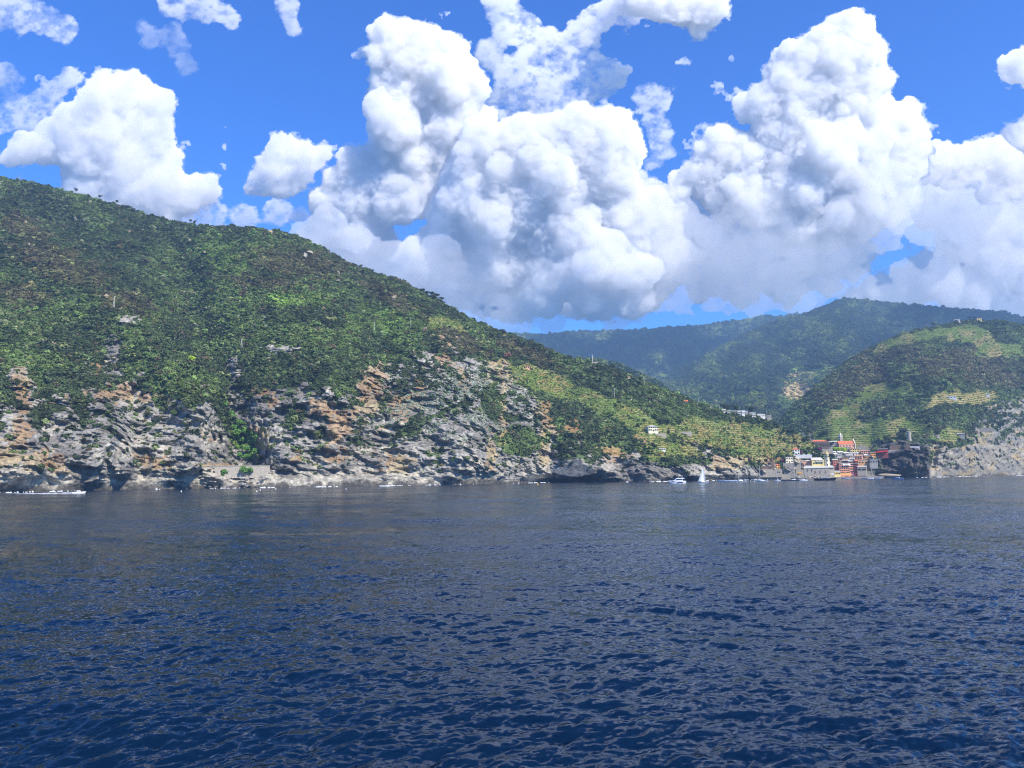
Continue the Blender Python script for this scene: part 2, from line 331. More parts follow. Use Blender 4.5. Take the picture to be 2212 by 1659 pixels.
def build_B():
    us = np.arange(725, 1230, .62); ns = 330
    sB = np.concatenate([[-.03], np.linspace(0, 1, ns)]); u, s = np.meshgrid(us, sB)
    vs = shore_v(u); vt = np.interp(u, SKYB[:, 0], SKYB[:, 1])
    v = vs+(vt-vs)*s+fbm(u/7, u*0+3.5, None, 3, 78)*1.0*ss(.5, 1, s)
    D, _ = terr_B(u, v); P = at(u, v, D); x, y, z = P[..., 0], P[..., 1], P[..., 2]; up = ss(0, .08, s)
    vill = ss(885, 868, u)*ss(425, 440, v)
    D = D+up*(1-vill)*(11*fbm(x/160, y/160, z/160, 3, 65)+3*fbm(x/42, y/42, z/42, 3, 66))
    wu = u/FS; wv = v/FS
    n1 = fbm(u/14, v/9, None, 4, 301); n2 = fbm(u/4.5, v/3.4, None, 4, 311); n3 = fbm(u/30, v/22, None, 3, 321); n4 = fbm(u/1.6, v/1.2, None, 3, 331)
    line = ip([(1700, 1040), (1850, 1010), (1885, 965), (1900, 945), (2010, 955), (2060, 950), (2100, 930), (2130, 880), (2212, 850), (2600, 860)], wu)
    rk = (wv-line)/22+n1*.5+n2*.35
    g = np.maximum.reduce([ell(u, v, 2010, 1000+0, 8, 34)*1.5, ell(u, v, 2070, 958, 40, 14)*1.8, ell(u, v, 2175, 960, 26, 34)*1.5, ell(u, v, 2140, 905, 30, 12)*1.5, ell(u, v, 2160, 1010, 16, 14)*1.2])
    rk = rk-np.clip(g+n2*.5, 0, 1)*2
    mixz = ss(962, 945, wv+n1*10)*ss(2000, 2030, wu)
    rock = ss(-.12, .12, rk)*(1-vill)*(1-.75*mixz*ss(-.1, .25, n2+n1*.6))
    T = [[(1880, 832), (1970, 828), (1975, 845), (1900, 862), (1860, 880), (1850, 905), (1890, 960), (1745, 965), (1760, 930), (1800, 885), (1830, 860)],
         [(1850, 915), (1950, 905), (2005, 912), (2010, 935), (1990, 945), (1880, 950)], [(2020, 855), (2060, 845), (2160, 843), (2150, 866), (1990, 885)],
         [(1900, 744), (1960, 720), (2090, 696), (2130, 705), (2150, 735), (2100, 745), (2040, 732), (1960, 740), (1880, 768)], [(2110, 740), (2212, 740), (2212, 770), (2100, 770)],
         [(2000, 930), (2040, 925), (2080, 932), (2060, 955), (2000, 955)]]
    td = np.maximum.reduce([poly_dist(np.array(p)*FS, u, v) for p in T]); terr = ss(-1., 1., td+n1*3.2+n2*1.5-.4)
    P = at(u, v, D)
    D = D+rock_disp(P, rock*up*(.42+.75*ss(2013, 2005, wu))+.05*up*(1-vill), tilt=-.5)
    P = at(u, v, np.maximum(D, sea_Y(u, vs)*.97)); x, y, z = P[..., 0], P[..., 1], P[..., 2]
    C = np.zeros(u.shape+(3,))+GREEN_D*1.0
    brn = np.maximum.reduce([ell(u, v, 1890, 815, 140, 60, -.5)*1.6, ell(u, v, 2060, 790, 150, 36)*1.6, ell(u, v, 2150, 820, 80, 20)*1.5])
    C = blend(C, BROWN*.95, ss(-.3, .5, brn+n2*.7)*.85)
    C = blend(C, GREEN, ss(.1, .6, n3+n2*.4)*.6)
    VC = C*1.4
    dark = ss(2013, 2005, wu)*ss(1870, 1890, wu)*ss(935, 945, wv)
    R3 = (np.zeros(u.shape+(3,))+ROCK_P*.6)*(1+.2*n2[..., None]+.14*n4[..., None])
    R3 = blend(R3, ROCK*.8, np.maximum(ss(.0, .5, n1)*.8, mixz*.8)); ck = 1-np.abs(vn(u/5+n2*.8, v/3.4+n1*.8, None, 351))*2; ck2 = 1-np.abs(vn(u/2.4+v/5+n2, v/2+n1, None, 352))*2; R3 = blend(R3, ROCK_D*.7, np.maximum(.7*ss(.85, 1, ck), .6*ss(.85, 1, ck2)))
    R3 = blend(R3, ROCK_D*(.85+.35*n4[..., None]+.3*n2[..., None]), dark*.92); R3 = blend(R3, SOIL_Y, ss(.35, .7, fbm(u/9, v/6, None, 3, 341))*.6*(1-dark))
    R3 = blend(R3, ROCK_D*.5, ss(4, 1., z+n2*3)*.7)
    C = blend(C, R3, rock)
    C = blend(C, ROCK*.7, vill*.8)
    TC = blend(np.zeros(u.shape+(3,))+GREEN_B*.75, SOIL_Y*.75, ss(.1, .6, n1)*.8)
    TC = blend(TC, SOIL_Y, ss(-1, 1, poly_dist(np.array(T[2])*FS, u, v))*.85)
    C = blend(C, TC, terr)
    hT = 3.6; zz = (z+1.2*fbm(x/60, y/60, None, 2, 9))/hT; fr = zz-np.floor(zz); zq = (np.floor(zz)+ss(.5, .95, fr))*hT
    P[..., 2] = z+(zq-z)*terr*.9
    P[0, :, 2] = -4
    back = []; last = P[-1]
    for dy, dz in [(15, -.05), (90, -.3), (300, -.8), (500, -1.5)]:
        b = last.copy(); b[:, 1] += dy; b[:, 0] *= (last[:, 1]+dy)/last[:, 1]; b[:, 2] = last[:, 2]*(1+dz); back.append(b)
    P2 = np.concatenate([P, np.array(back)], 0); pad = lambda a: np.concatenate([a, np.repeat(a[-1:], 4, 0)], 0)
    return dict(P=P2, C=pad(C), rock=pad(rock), terr=pad(terr), u=u, v=v, s=s, P0=P, rock0=rock, terr0=terr, vill=vill, brn0=brn, soil0=terr*0, n1=n1, n2=n2, n3=n3, VC=VC, wu=wu, wv=wv)

def build_far(name, us, sky, bottom, Yb, Yt, gul, seed, ns=200, pw=1.2, base=None, amp=1.0):
    sC = np.linspace(0, 1, ns); u, s = np.meshgrid(us, sC)
    vt = np.interp(u, sky[:, 0], sky[:, 1]); vb = np.interp(u, bottom[:, 0], bottom[:, 1])
    v = vb+(vt-vb)*s+fbm(u/4, u*0+1.5, None, 3, seed)*.7*ss(.7, 1, s)
    Yb_ = np.interp(u, Yb[:, 0], Yb[:, 1]) if not np.isscalar(Yb) else Yb
    D = Yb_+(Yt-Yb_)*s**pw
    up = ss(0, .1, s)
    for pts, wd, dp in gul:
        d = line_dist(np.array(pts)*FS, u, v); D = D+dp*np.exp(-(d/(wd*FS))**2)*up
    P = at(u, v, D); x, y, z = P[..., 0], P[..., 1], P[..., 2]
    D = D+amp*(105*fbm(x/600, y/500, z/400, 3, seed+1)+40*fbm(x/170, y/170, z/170, 3, seed+2, ridged=True)+6*fbm(x/30, y/30, z/30, 3, seed+3))
    P = at(u, v, D); P[0, :, 2] = -30
    n1 = fbm(u/14, v/8, None, 4, seed+4); n2 = fbm(u/3, v/2, None, 3, seed+5)
    C = np.zeros(u.shape+(3,))+np.array(srgb(52, 66, 40)[:3])
    C = blend(C, np.array(srgb(104, 116, 54)[:3]), ss(.1, .6, n1+n2*.5)*.6); C = blend(C, np.array(srgb(34, 46, 32)[:3]), ss(.1, .5, -n1+n2*.5)*.6)
    if base is not None: C = base(u, v, C, n1, n2)
    last = P[-1]; back = []
    for dy, dz in [(60, -.05), (400, -.4), (900, -.9)]:
        b = last.copy(); b[:, 1] += dy; b[:, 0] *= (last[:, 1]+dy)/last[:, 1]; b[:, 2] = last[:, 2]*(1+dz); back.append(b)
    P2 = np.concatenate([P, np.array(back)], 0)
    return dict(P=P2, C=np.concatenate([C, np.repeat(C[-1:], 3, 0)], 0), u=u, v=v, P0=P, s=s, n1=n1, VC=C)

def ground_mat(name, hT=None, bscale=.5, bdist=.6, mott=.35):
    m, nt, N, L = new_mat(name)
    out = N.new('ShaderNodeOutputMaterial'); b = N.new('ShaderNodeBsdfPrincipled'); b.inputs['Roughness'].default_value = .95; b.inputs['Specular IOR Level'].default_value = .15
    a = N.new('ShaderNodeAttribute'); a.attribute_name = 'cover'
    tc = N.new('ShaderNodeTexCoord')
    nz = N.new('ShaderNodeTexNoise'); nz.inputs['Scale'].default_value = bscale; nz.inputs['Detail'].default_value = 7; nz.inputs['Roughness'].default_value = .65
    L.new(tc.outputs['Object'], nz.inputs['Vector'])
    mr = N.new('ShaderNodeMapRange'); mr.inputs[1].default_value = .3; mr.inputs[2].default_value = .7; mr.inputs[3].default_value = 1-mott; mr.inputs[4].default_value = 1+mott
    L.new(nz.outputs['Fac'], mr.inputs[0])
    sc = N.new('ShaderNodeVectorMath'); sc.operation = 'SCALE'; L.new(a.outputs['Color'], sc.inputs[0]); L.new(mr.outputs[0], sc.inputs['Scale'])
    last = sc.outputs[0]
    if hT:
        # dry stone walls of the terraces, by height
        sx = N.new('ShaderNodeSeparateXYZ'); L.new(tc.outputs['Object'], sx.inputs[0])
        n2 = N.new('ShaderNodeTexNoise'); n2.inputs['Scale'].default_value = .03; L.new(tc.outputs['Object'], n2.inputs['Vector'])
        def ma(op, x, y=None):
            q = N.new('ShaderNodeMath'); q.operation = op
            for i, t in enumerate((x, y)):
                if t is None: continue
                if isinstance(t, (int, float)): q.inputs[i].default_value = t
                else: L.new(t, q.inputs[i])
            return q.outputs[0]
        z = ma('ADD', sx.outputs[2], ma('MULTIPLY', n2.outputs['Fac'], 4.0))
        f = ma('FRACT', ma('DIVIDE', z, hT))
        wall = ma('GREATER_THAN', f, .58)
        at_ = N.new('ShaderNodeAttribute'); at_.attribute_name = 'terr'
        fac = ma('MULTIPLY', ma('MULTIPLY', wall, at_.outputs['Fac']), .75)
        mx = N.new('ShaderNodeMix'); mx.data_type = 'RGBA'; L.new(fac, mx.inputs[0]); L.new(last, mx.inputs[6]); mx.inputs[7].default_value = srgb(150, 146, 104)
        last = mx.outputs[2]
    L.new(last, b.inputs['Base Color'])
    bp = N.new('ShaderNodeBump'); bp.inputs['Strength'].default_value = .9; bp.inputs['Distance'].default_value = bdist
    L.new(nz.outputs['Fac'], bp.inputs['Height']); L.new(bp.outputs[0], b.inputs['Normal'])
    L.new(b.outputs[0], out.inputs[0]); return m

A = build_A(); B = build_B()
oA = grid_obj('headland_hill', A['P'], colour=A['C'], extra=dict(terr=A['terr']), material=ground_mat('hillside_ground', 2.6, .28, 1.2, .5)); tag(oA, kind='structure')
oB = grid_obj('harbour_hill', B['P'], colour=B['C'], extra=dict(terr=B['terr']), material=ground_mat('harbour_ground', 3.6, .28, 1.2, .45)); tag(oB, kind='structure')
skyC = np.array([(1380, 850), (1430, 822), (1480, 792), (1560, 748), (1640, 705), (1700, 686), (1740, 678), (1780, 661), (1820, 644), (1870, 649), (1950, 656), (2030, 664), (2100, 669), (2160, 671), (2212, 686), (2400, 720), (2700, 800)])*FS
botC = np.array([(1300, 930), (1500, 960), (2700, 1000)])*FS
def baseC(u, v, C, n1, n2):
    m = np.maximum.reduce([ell(u, v, 1720, 850, 34, 26)*2, ell(u, v, 1735, 815, 30, 12)*2])
    C = blend(C, np.array(srgb(176, 156, 112)[:3]), ss(0, .4, m+n2*.5)*.8)
    m2 = np.maximum.reduce([ell(u, v, 1745, 812, 50, 16)*2, ell(u, v, 1700, 870, 30, 16)*2]); return blend(C, GREEN_B, ss(.1, .5, m2+n1*.5)*.5)
Cf = build_far('inland_mountain', np.arange(610, 1260, .9), skyC, botC, 1750, 3600,
     [([(1820, 645), (1790, 760), (1650, 860)], 60, -260), ([(1700, 690), (1560, 800), (1480, 850)], 60, -220), ([(1640, 730), (1700, 800), (1720, 860)], 45, 200), ([(1870, 650), (1960, 720), (1900, 770)], 50, 200), ([(2050, 665), (2000, 700), (1900, 740)], 45, -160), ([(2100, 670), (2060, 690)], 30, 160)], 500, base=baseC)
oC = grid_obj('inland_mountain', Cf['P'], colour=Cf['C'], material=ground_mat('mountain_ground', None, .05, 6, .45)); tag(oC, kind='structure')
skyD = np.array([(850, 740), (1000, 728), (1100, 720), (1140, 719), (1180, 722), (1210, 717), (1250, 715), (1400, 711), (1460, 706), (1520, 701), (1600, 690), (1650, 681), (1690, 683), (1740, 676), (1900, 690), (2300, 700)])*FS
Df = build_far('back_ridge', np.arange(380, 1080, .9), skyD, np.array([(800, 950), (2400, 950)])*FS, 2600, 4700,
     [([(1150, 720), (1130, 800)], 40, -300), ([(1280, 715), (1320, 780), (1400, 830)], 50, 300), ([(1480, 705), (1420, 770)], 40, -260), ([(1600, 692), (1530, 740), (1450, 800)], 50, 260)], 600, ns=150)
oD = grid_obj('back_ridge_mountain', Df['P'], colour=Df['C'], material=bpy.data.materials['mountain_ground']); tag(oD, kind='structure')
skyE = np.array([(1150, 800), (1230, 778), (1290, 775), (1310, 776), (1350, 792), (1390, 808), (1430, 830), (1470, 862), (1520, 890)])*FS
Ef = build_far('valley_spur', np.arange(535, 702, .8), skyE, np.array([(1150, 940), (1520, 940)])*FS, 1350, 1900, [], 700, ns=90, amp=.35)
oE = grid_obj('valley_spur_hill', Ef['P'], colour=Ef['C'], material=bpy.data.materials['mountain_ground']); tag(oE, kind='structure')
# ---------------------------------------------------------------- sea
def fft_tile(L, n, wind, rms, seed, lo, hi, spread=2):
    r = np.random.default_rng(seed)
    k = np.fft.fftfreq(n, d=L/n)*2*np.pi; kx, ky = np.meshgrid(k, k); kk = np.hypot(kx, ky); kk[0, 0] = 1e-6
    wl = 2*np.pi/kk
    ph = kk**-3.6*np.abs((kx*wind[0]+ky*wind[1])/kk)**spread*((wl > lo) & (wl < hi))
    a = (r.normal(size=(n, n))+1j*r.normal(size=(n, n)))*np.sqrt(ph)
    h = np.fft.ifft2(a).real; g = rms/h.std(); h *= g
    dx = np.fft.ifft2(-1j*kx/kk*a).real*g; dy = np.fft.ifft2(-1j*ky/kk*a).real*g
    return L, n, h.astype(np.float32), dx.astype(np.float32), dy.astype(np.float32)
def samp(t, x, y, rot):
    L, n, *F = t; c, s = math.cos(rot), math.sin(rot); X = (x*c-y*s)/L*n; Y = (x*s+y*c)/L*n
    ix, iy = np.floor(X).astype(int), np.floor(Y).astype(int); fx, fy = X-ix, Y-iy
    o = []
    for G in F:
        o.append((G[iy % n, ix % n]*(1-fx)+G[iy % n, (ix+1) % n]*fx)*(1-fy)+(G[(iy+1) % n, ix % n]*(1-fx)+G[(iy+1) % n, (ix+1) % n]*fx)*fy)
    h, dx, dy = o
    return h, dx*c+dy*s, -dx*s+dy*c
tiles = [(fft_tile(97, 512, (.35, .94), .15, 1, 4.5, 70, 5), .0, 12), (fft_tile(31, 512, (.1, 1), .032, 2, .9, 4.5, 2), .35, 3), (fft_tile(11.3, 512, (-.3, .95), .021, 3, .16, 1.3, 2), -.3, .8)]
vv = np.concatenate([[3000, 1900, 1300, 1050], np.arange(940, 800, -4), np.arange(800, 520, -.72), np.arange(520, 486, -.5)])
hl = ray(np.array([512.]), np.array([476.2]))
# rows at constant Y, columns at constant x/Y
Yr = CH*FPX/(vv-476.2)
Yr = np.concatenate([Yr, np.geomspace(Yr[-1]*1.03, 6200, 26)])
Yr = np.concatenate([[-150, -40, 0.01], Yr])
cx = np.concatenate([[-8, -3, -1.6, -1.1], np.arange(-.86, .86, .00125), [1.1, 1.6, 3, 8]])
YY, CX = np.meshgrid(Yr, cx, indexing='ij')
XX = np.where(YY > 3, CX*YY, CX*8.0); XX = np.where(YY > 12, CX*YY, CX*np.maximum(np.abs(YY), 12)); XX = np.clip(XX, -6200, 6200)
H = np.zeros_like(XX); DX = np.zeros_like(XX); DY = np.zeros_like(XX)
cell = np.maximum(YY**2/(CH*FPX)*.72, .01)
for t, rot, wl in tiles:
    h, dx, dy = samp(t, XX, YY, rot)
    f = np.clip(1.6-cell/wl, 0, 1)*ss(2, 8, YY)*ss(1.6, 1.2, np.abs(CX))
    H += h*f; DX += dx*f; DY += dy*f
PS = np.stack([XX+DX*.8, YY+DY*.8, H], -1)
m, nt, N, L = new_mat('sea_water')
out = N.new('ShaderNodeOutputMaterial'); b = N.new('ShaderNodeBsdfPrincipled')
b.inputs['Base Color'].default_value = (.0013, .0090, .026, 1); b.inputs['Roughness'].default_value = .09; b.inputs['IOR'].default_value = 1.33
tc = N.new('ShaderNodeTexCoord'); prev = None
for scl, dist, st, rz in ():
    mp = N.new('ShaderNodeMapping'); mp.inputs['Scale'].default_value = (.45, 1, 1); mp.inputs['Rotation'].default_value = (0, 0, rz)
    nz = N.new('ShaderNodeTexNoise'); nz.inputs['Scale'].default_value = scl; nz.inputs['Detail'].default_value = 3; nz.inputs['Distortion'].default_value = .6
    bp = N.new('ShaderNodeBump'); bp.inputs['Distance'].default_value = dist; bp.inputs['Strength'].default_value = st
    L.new(tc.outputs['Object'], mp.inputs[0]); L.new(mp.outputs[0], nz.inputs['Vector']); L.new(nz.outputs['Fac'], bp.inputs['Height'])
    if prev: L.new(prev.outputs[0], bp.inputs['Normal'])
    prev = bp
sm = None
for scl, am, rz in ((.3, .2, .15), (1.5, .36, -.2), (4.6, .7, .1), (11., .45, .3)):
    mp = N.new('ShaderNodeMapping'); mp.inputs['Scale'].default_value = (.55, 1, 1); mp.inputs['Rotation'].default_value = (0, 0, rz)
    nz = N.new('ShaderNodeTexNoise'); nz.inputs['Scale'].default_value = scl; nz.inputs['Detail'].default_value = 2
    vs2 = N.new('ShaderNodeVectorMath'); vs2.operation = 'MULTIPLY_ADD'; k3 = (am*.7, am*1.15, 0); vs2.inputs[1].default_value = k3; vs2.inputs[2].default_value = (-.5*k3[0], -.5*k3[1], 0)
    L.new(tc.outputs['Object'], mp.inputs[0]); L.new(mp.outputs[0], nz.inputs['Vector']); L.new(nz.outputs['Color'], vs2.inputs[0])
    ad = N.new('ShaderNodeVectorMath'); ad.operation = 'ADD'; L.new(vs2.outputs[0], ad.inputs[0])
    if sm: L.new(sm.outputs[0], ad.inputs[1])
    else:
        ge = N.new('ShaderNodeNewGeometry'); L.new(ge.outputs['Normal'], ad.inputs[1])
    sm = ad
wp = N.new('ShaderNodeTexNoise'); wp.inputs['Scale'].default_value = .022; wp.inputs['Detail'].default_value = 2; L.new(tc.outputs['Object'], wp.inputs['Vector'])
wm = N.new('ShaderNodeMapRange'); wm.inputs[1].default_value = .35; wm.inputs[2].default_value = .65; wm.inputs[3].default_value = .0; wm.inputs[4].default_value = -.11; L.new(wp.outputs['Fac'], wm.inputs[0])
cb = N.new('ShaderNodeCombineXYZ'); L.new(wm.outputs[0], cb.inputs[1]); bi = N.new('ShaderNodeVectorMath'); bi.operation = 'ADD'; L.new(sm.outputs[0], bi.inputs[0]); L.new(cb.outputs[0], bi.inputs[1])
nn = N.new('ShaderNodeVectorMath'); nn.operation = 'NORMALIZE'; L.new(bi.outputs[0], nn.inputs[0]); L.new(nn.outputs[0], b.inputs['Normal']); L.new(b.outputs[0], out.inputs[0])
tag(grid_obj('sea', PS, material=m), kind='structure')

# ---------------------------------------------------------------- clouds
def cloud_mat(dn):
    nm = 'cloud_vapour_%g' % dn
    if nm in bpy.data.materials: return bpy.data.materials[nm]
    m, nt, N, L = new_mat(nm); out = N.new('ShaderNodeOutputMaterial'); v = N.new('ShaderNodeVolumePrincipled')
    v.inputs['Color'].default_value = (.975, .972, .968, 1); v.inputs['Density'].default_value = dn; v.inputs['Anisotropy'].default_value = 0
    L.new(v.outputs[0], out.inputs['Volume']); m.cycles.homogeneous_volume = True if hasattr(m, 'cycles') and hasattr(m.cycles, 'homogeneous_volume') else False
    return m
PX = .8
def cloud(name, label, lobes, Y0, soft=.35, seed=1, rag=.4, thin=1.0, group=None, sub=1.0, dn=.011, deep=26, rg=0):
    """union of billows standing at distance Y0; lobes = (x, y, r[, z]) in full-view units"""
    r = np.random.default_rng(seed); sph = []
    for l in lobes:
        x, y, R = [q*FS for q in l[:3]]; z = (l[3]*FS if len(l) > 3 else r.uniform(-.3, .3)*R)
        sph.append((x, y, z, R*.93))
        lv = [(x, y, z, R*.93)]
        for gen, (n, f) in enumerate(((int(11*sub), .50), (int(6*sub), .44), (4, .42))):
            nx = []
            for (a, bb, c, q) in lv:
                for _ in range(n):
                    th = r.uniform(0, 2*np.pi); ph = np.arccos(r.uniform(-.2, 1.0))
                    q2 = q*f*r.uniform(.6, 1.25)
                    if q2 < 1.2: continue
                    k = q*.82
                    nx.append((a+k*np.sin(ph)*np.cos(th), bb+k*np.sin(ph)*np.sin(th)*.9, c+k*np.cos(ph), q2))
            sph += nx; lv = nx
    S = np.array(sph); u0, u1 = (S[:, 0]-S[:, 3]).min()-3, (S[:, 0]+S[:, 3]).max()+3; v0, v1 = (S[:, 1]-S[:, 3]).min()-3, (S[:, 1]+S[:, 3]).max()+3
    us = np.arange(u0, u1, PX); vs = np.arange(v0, v1, PX); Zb = np.full((len(vs), len(us)), -1e3); F = np.full_like(Zb, -1.)
    for x, y, z, q in S:
        i0, i1 = max(0, int((x-q-u0)/PX)), int((x+q-u0)/PX)+2; j0, j1 = max(0, int((y-q-v0)/PX)), int((y+q-v0)/PX)+2
        du = (us[i0:i1]-x)/q; dv = (vs[j0:j1]-y)/q; d2 = du[None]**2+dv[:, None]**2
        zz = z+q*np.sqrt(np.maximum(0, 1-d2)); zz[d2 > 1] = -1e3
        Zb[j0:j1, i0:i1] = np.maximum(Zb[j0:j1, i0:i1], zz)
        F[j0:j1, i0:i1] = np.maximum(F[j0:j1, i0:i1], (1-np.sqrt(d2))*q)
    bad = Zb < -900; Zb[bad] = Zb[~bad].min()
    def blur(G, n):
        for _ in range(n):
            G = np.pad(G, 1, 'edge'); G = (G[:-2, 1:-1]+G[2:, 1:-1]+G[1:-1, :-2]+G[1:-1, 2:]+2*G[1:-1, 1:-1])/6
        return G
    U, V = np.meshgrid(us, vs)
    Zl = blur(Zb, 40); e = fbm(U/9, V/7, None, 5, seed+20, .62); e2 = fbm(U/24, V/18, None, 5, seed+31, .6)
    Bm = blur((F > 0).astype(float), 34); k = Y0/FPX
    G = lambda Zx: at(U, V, Y0-Zx*k)
    def closed(nm, Zf, Zk, keep, dens, parent=None):
        keep = keep & (blur(keep.astype(float), 44) > .42)
        if parent: keep = keep & (blur(keep.astype(float), 150) > .34)
        Pf, Pb = G(Zf), G(Zk)
        r_, c_ = keep.shape; idx = np.arange(r_*c_).reshape(r_, c_)
        q = np.stack([idx[:-1, :-1], idx[:-1, 1:], idx[1:, 1:], idx[1:, :-1]], -1).reshape(-1, 4); q = q[keep.reshape(-1)[q].all(1)]
        cnt = np.bincount(q.ravel(), minlength=r_*c_); border = (cnt > 0) & (cnt < 4)
        Pf = Pf.reshape(-1, 3); Pb = Pb.reshape(-1, 3)
        bi = np.where(border, np.arange(r_*c_), np.arange(r_*c_)+r_*c_)
        Pm = G(Zl).reshape(-1, 3); Pf[border] = Pm[border]
        allV = np.concatenate([Pf, Pb]); q = np.concatenate([q[:, ::-1], bi[q]])
        used = np.unique(q); remap = np.full(len(allV), -1); remap[used] = np.arange(len(used)); q = remap[q]; V_ = allV[used]
        me = bpy.data.meshes.new(nm); me.vertices.add(len(V_)); me.vertices.foreach_set('co', V_.astype(np.float32).ravel())
        me.loops.add(q.size); me.loops.foreach_set('vertex_index', q.astype(np.int32).ravel()); me.polygons.add(len(q)); me.polygons.foreach_set('loop_start', np.arange(0, q.size, 4, dtype=np.int32)); me.polygons.foreach_set('loop_total', np.full(len(q), 4, np.int32)); me.update(calc_edges=True)
        me.materials.append(cloud_mat(dens)); o = bpy.data.objects.new(nm, me); COL.objects.link(o)
        if parent: o.parent = parent
        return o
    if thin < 1:
        # feathery: the thickness itself varies
        Fe = (Bm-.36)*22+e2*7+e*6; th = np.clip(Fe/13, 0, 1)**1.5*(.55+.9*np.clip(e2*.6+e*.7+.3, 0, 1.4))*thin
        o = closed(name, Zl+26*th, Zl-26*th, Fe > 0, round(.0045*thin*thin, 5))
    else:
        Fe = (Bm-.42)*24+e*rag*15+e2*rag*6-rag*2
        Fe = np.where(blur((Fe > 0).astype(float), 26) > .6, np.maximum(Fe, 2.0), Fe); tap = np.sqrt(np.clip(Fe/9, 0, 1))
        Zf = Zl+(np.maximum(Zb-Zl, -20)+18)*tap+tap*(4.5*fbm(U/12, V/10, None, 6, seed+3, .6)-4.0*fbm(U/8, V/7, None, 4, seed+5, .6, ridged=True))
        o = closed(name, Zf, Zl-deep*tap, Fe > 0, dn)
        Fr = (Bm-.16)*20+e*6+e2*6-1.5; th = np.clip(Fr/10, 0, 1)*(.3+np.clip(e*1.2+e2*.6+.35, 0, 1.6))
        if dn > .002: closed('vapour_fringe', Zl+16*th+1, Zl-18*th-1, Fr > 0, .0026, o)
    tag(o, label, 'cloud', group)
    return o
if not globals().get('NOCLOUD'):
    cloud('cloud', 'tall double topped white cumulus tower left of the middle of the sky', [(850, 88, 50), (905, 95, 50), (962, 108, 44), (830, 120, 36), (880, 150, 70), (960, 170, 66), (1000, 200, 50), (860, 200, 50), (900, 230, 62), (980, 260, 60), (850, 262, 66, 40), (1030, 270, 46), (900, 330, 84, -20), (800, 390, 76, -20), (870, 410, 80, -20), (740, 430, 60, -30), (960, 360, 84, -20), (780, 480, 74, -40), (700, 500, 46, -40), (1020, 360, 70, -20)], 7600, seed=11)
    cloud('cloud', 'broad bright cumulus bank at the centre, flat top touching the tall tower', [(1040, 310, 50, 50), (1110, 300, 52, 60), (1180, 302, 62, 60), (1250, 285, 58, 60), (1320, 280, 54, 60), (1355, 330, 46, 50), (1100, 370, 80, 40), (1200, 380, 90, 40), (1300, 370, 80, 40), (1020, 400, 80, 20), (1100, 460, 90), (1220, 470, 100), (1330, 450, 80), (990, 480, 66, 0), (1090, 550, 90, -20), (1350, 520, 80, -20), (1420, 480, 66, -30), (1440, 560, 60, -40), (1400, 620, 50, -30), (920, 560, 70, -40)], 7200, seed=12, sub=1.0)
    cloud('cloud', 'low bright cumulus lump hanging over the blue back ridge', [(1240, 520, 62, 30), (1290, 560, 76, 40), (1350, 590, 66, 30), (1220, 590, 66, 10), (1280, 640, 56, 0), (1370, 640, 50, 0), (1180, 640, 50, 0)], 7000, seed=13, soft=.6, rag=.5, dn=.007)
    cloud('cloud', 'grey shaded cloud base above the green headland ridge', [(830, 560, 60), (900, 610, 74), (980, 600, 76), (1060, 630, 60), (1130, 640, 56), (760, 540, 40), (1160, 590, 60), (1020, 560, 60), (1240, 660, 34)], 8200, seed=14, rag=.7, dn=.0035, deep=50)
    cloud('cloud', 'highest cumulus tower on the right with a brilliant white crown', [(1838, 66, 44), (1790, 110, 56), (1870, 110, 50), (1735, 130, 50), (1705, 150, 46), (1830, 150, 76), (1880, 160, 46), (1750, 190, 76), (1660, 220, 54), (1700, 250, 70), (1800, 240, 84), (1870, 240, 50), (1620, 230, 36), (1880, 320, 70), (1940, 270, 56), (1975, 290, 34), (1570, 330, 56, 20), (1530, 370, 50, 20), (1470, 400, 34, 20), (1620, 340, 60, 20), (1700, 330, 80, 20), (1790, 330, 80, 50), (1850, 380, 80, 20), (1950, 350, 60), (1560, 420, 56), (1640, 420, 80), (1740, 430, 90), (1840, 460, 80), (1920, 430, 60)], 7400, seed=15)
    cloud('cloud', 'wide pale cloud mass under the highest tower, ending in a flat base', [(1460, 470, 66), (1540, 510, 76), (1630, 510, 80), (1720, 510, 80), (1800, 510, 60), (1840, 480, 50), (1520, 590, 56), (1600, 600, 56), (1690, 600, 56), (1780, 580, 54), (1840, 560, 44), (1400, 440, 60), (1440, 540, 50)], 7900, seed=16, rag=.7, dn=.0035, deep=50)
    cloud('cloud', 'grey topped cloud bank at the right edge above the mountain', [(2030, 350, 52), (2100, 370, 64), (2190, 370, 76), (2260, 380, 80), (1960, 420, 60), (2040, 430, 76), (2130, 460, 84), (2220, 470, 84), (2090, 540, 70), (2170, 570, 84), (2260, 570, 80), (2020, 600, 56, 30), (1960, 610, 40, 30), (1900, 630, 40, 30), (2080, 630, 64, 20), (2180, 650, 60), (1850, 660, 36, 20), (1940, 660, 50, 20)], 8300, seed=17, soft=.6, rag=.5, dn=.006, deep=40)
    cloud('cloud', 'small round white cloud cut by the upper right edge', [(2185, 148, 34), (2225, 150, 44), (2260, 160, 40)], 7000, seed=18)
    cloud('cloud', 'bright cloud knob at the right edge above the grey bank', [(2215, 290, 36), (2250, 300, 40)], 7100, seed=19)
    cloud('cloud', 'ragged pale cloud climbing to the top edge between the towers', [(1090, 10, 40), (1110, 60, 44), (1170, 110, 56), (1120, 160, 44), (1200, 160, 60), (1250, 130, 46), (1290, 170, 46), (1180, 210, 50), (1330, 160, 24), (1100, 220, 40), (1060, 120, 30), (1240, 200, 44), (1250, 80, 36), (1290, 40, 36), (1350, 20, 44)], 8600, seed=20, soft=.9, rag=.42, thin=.95)
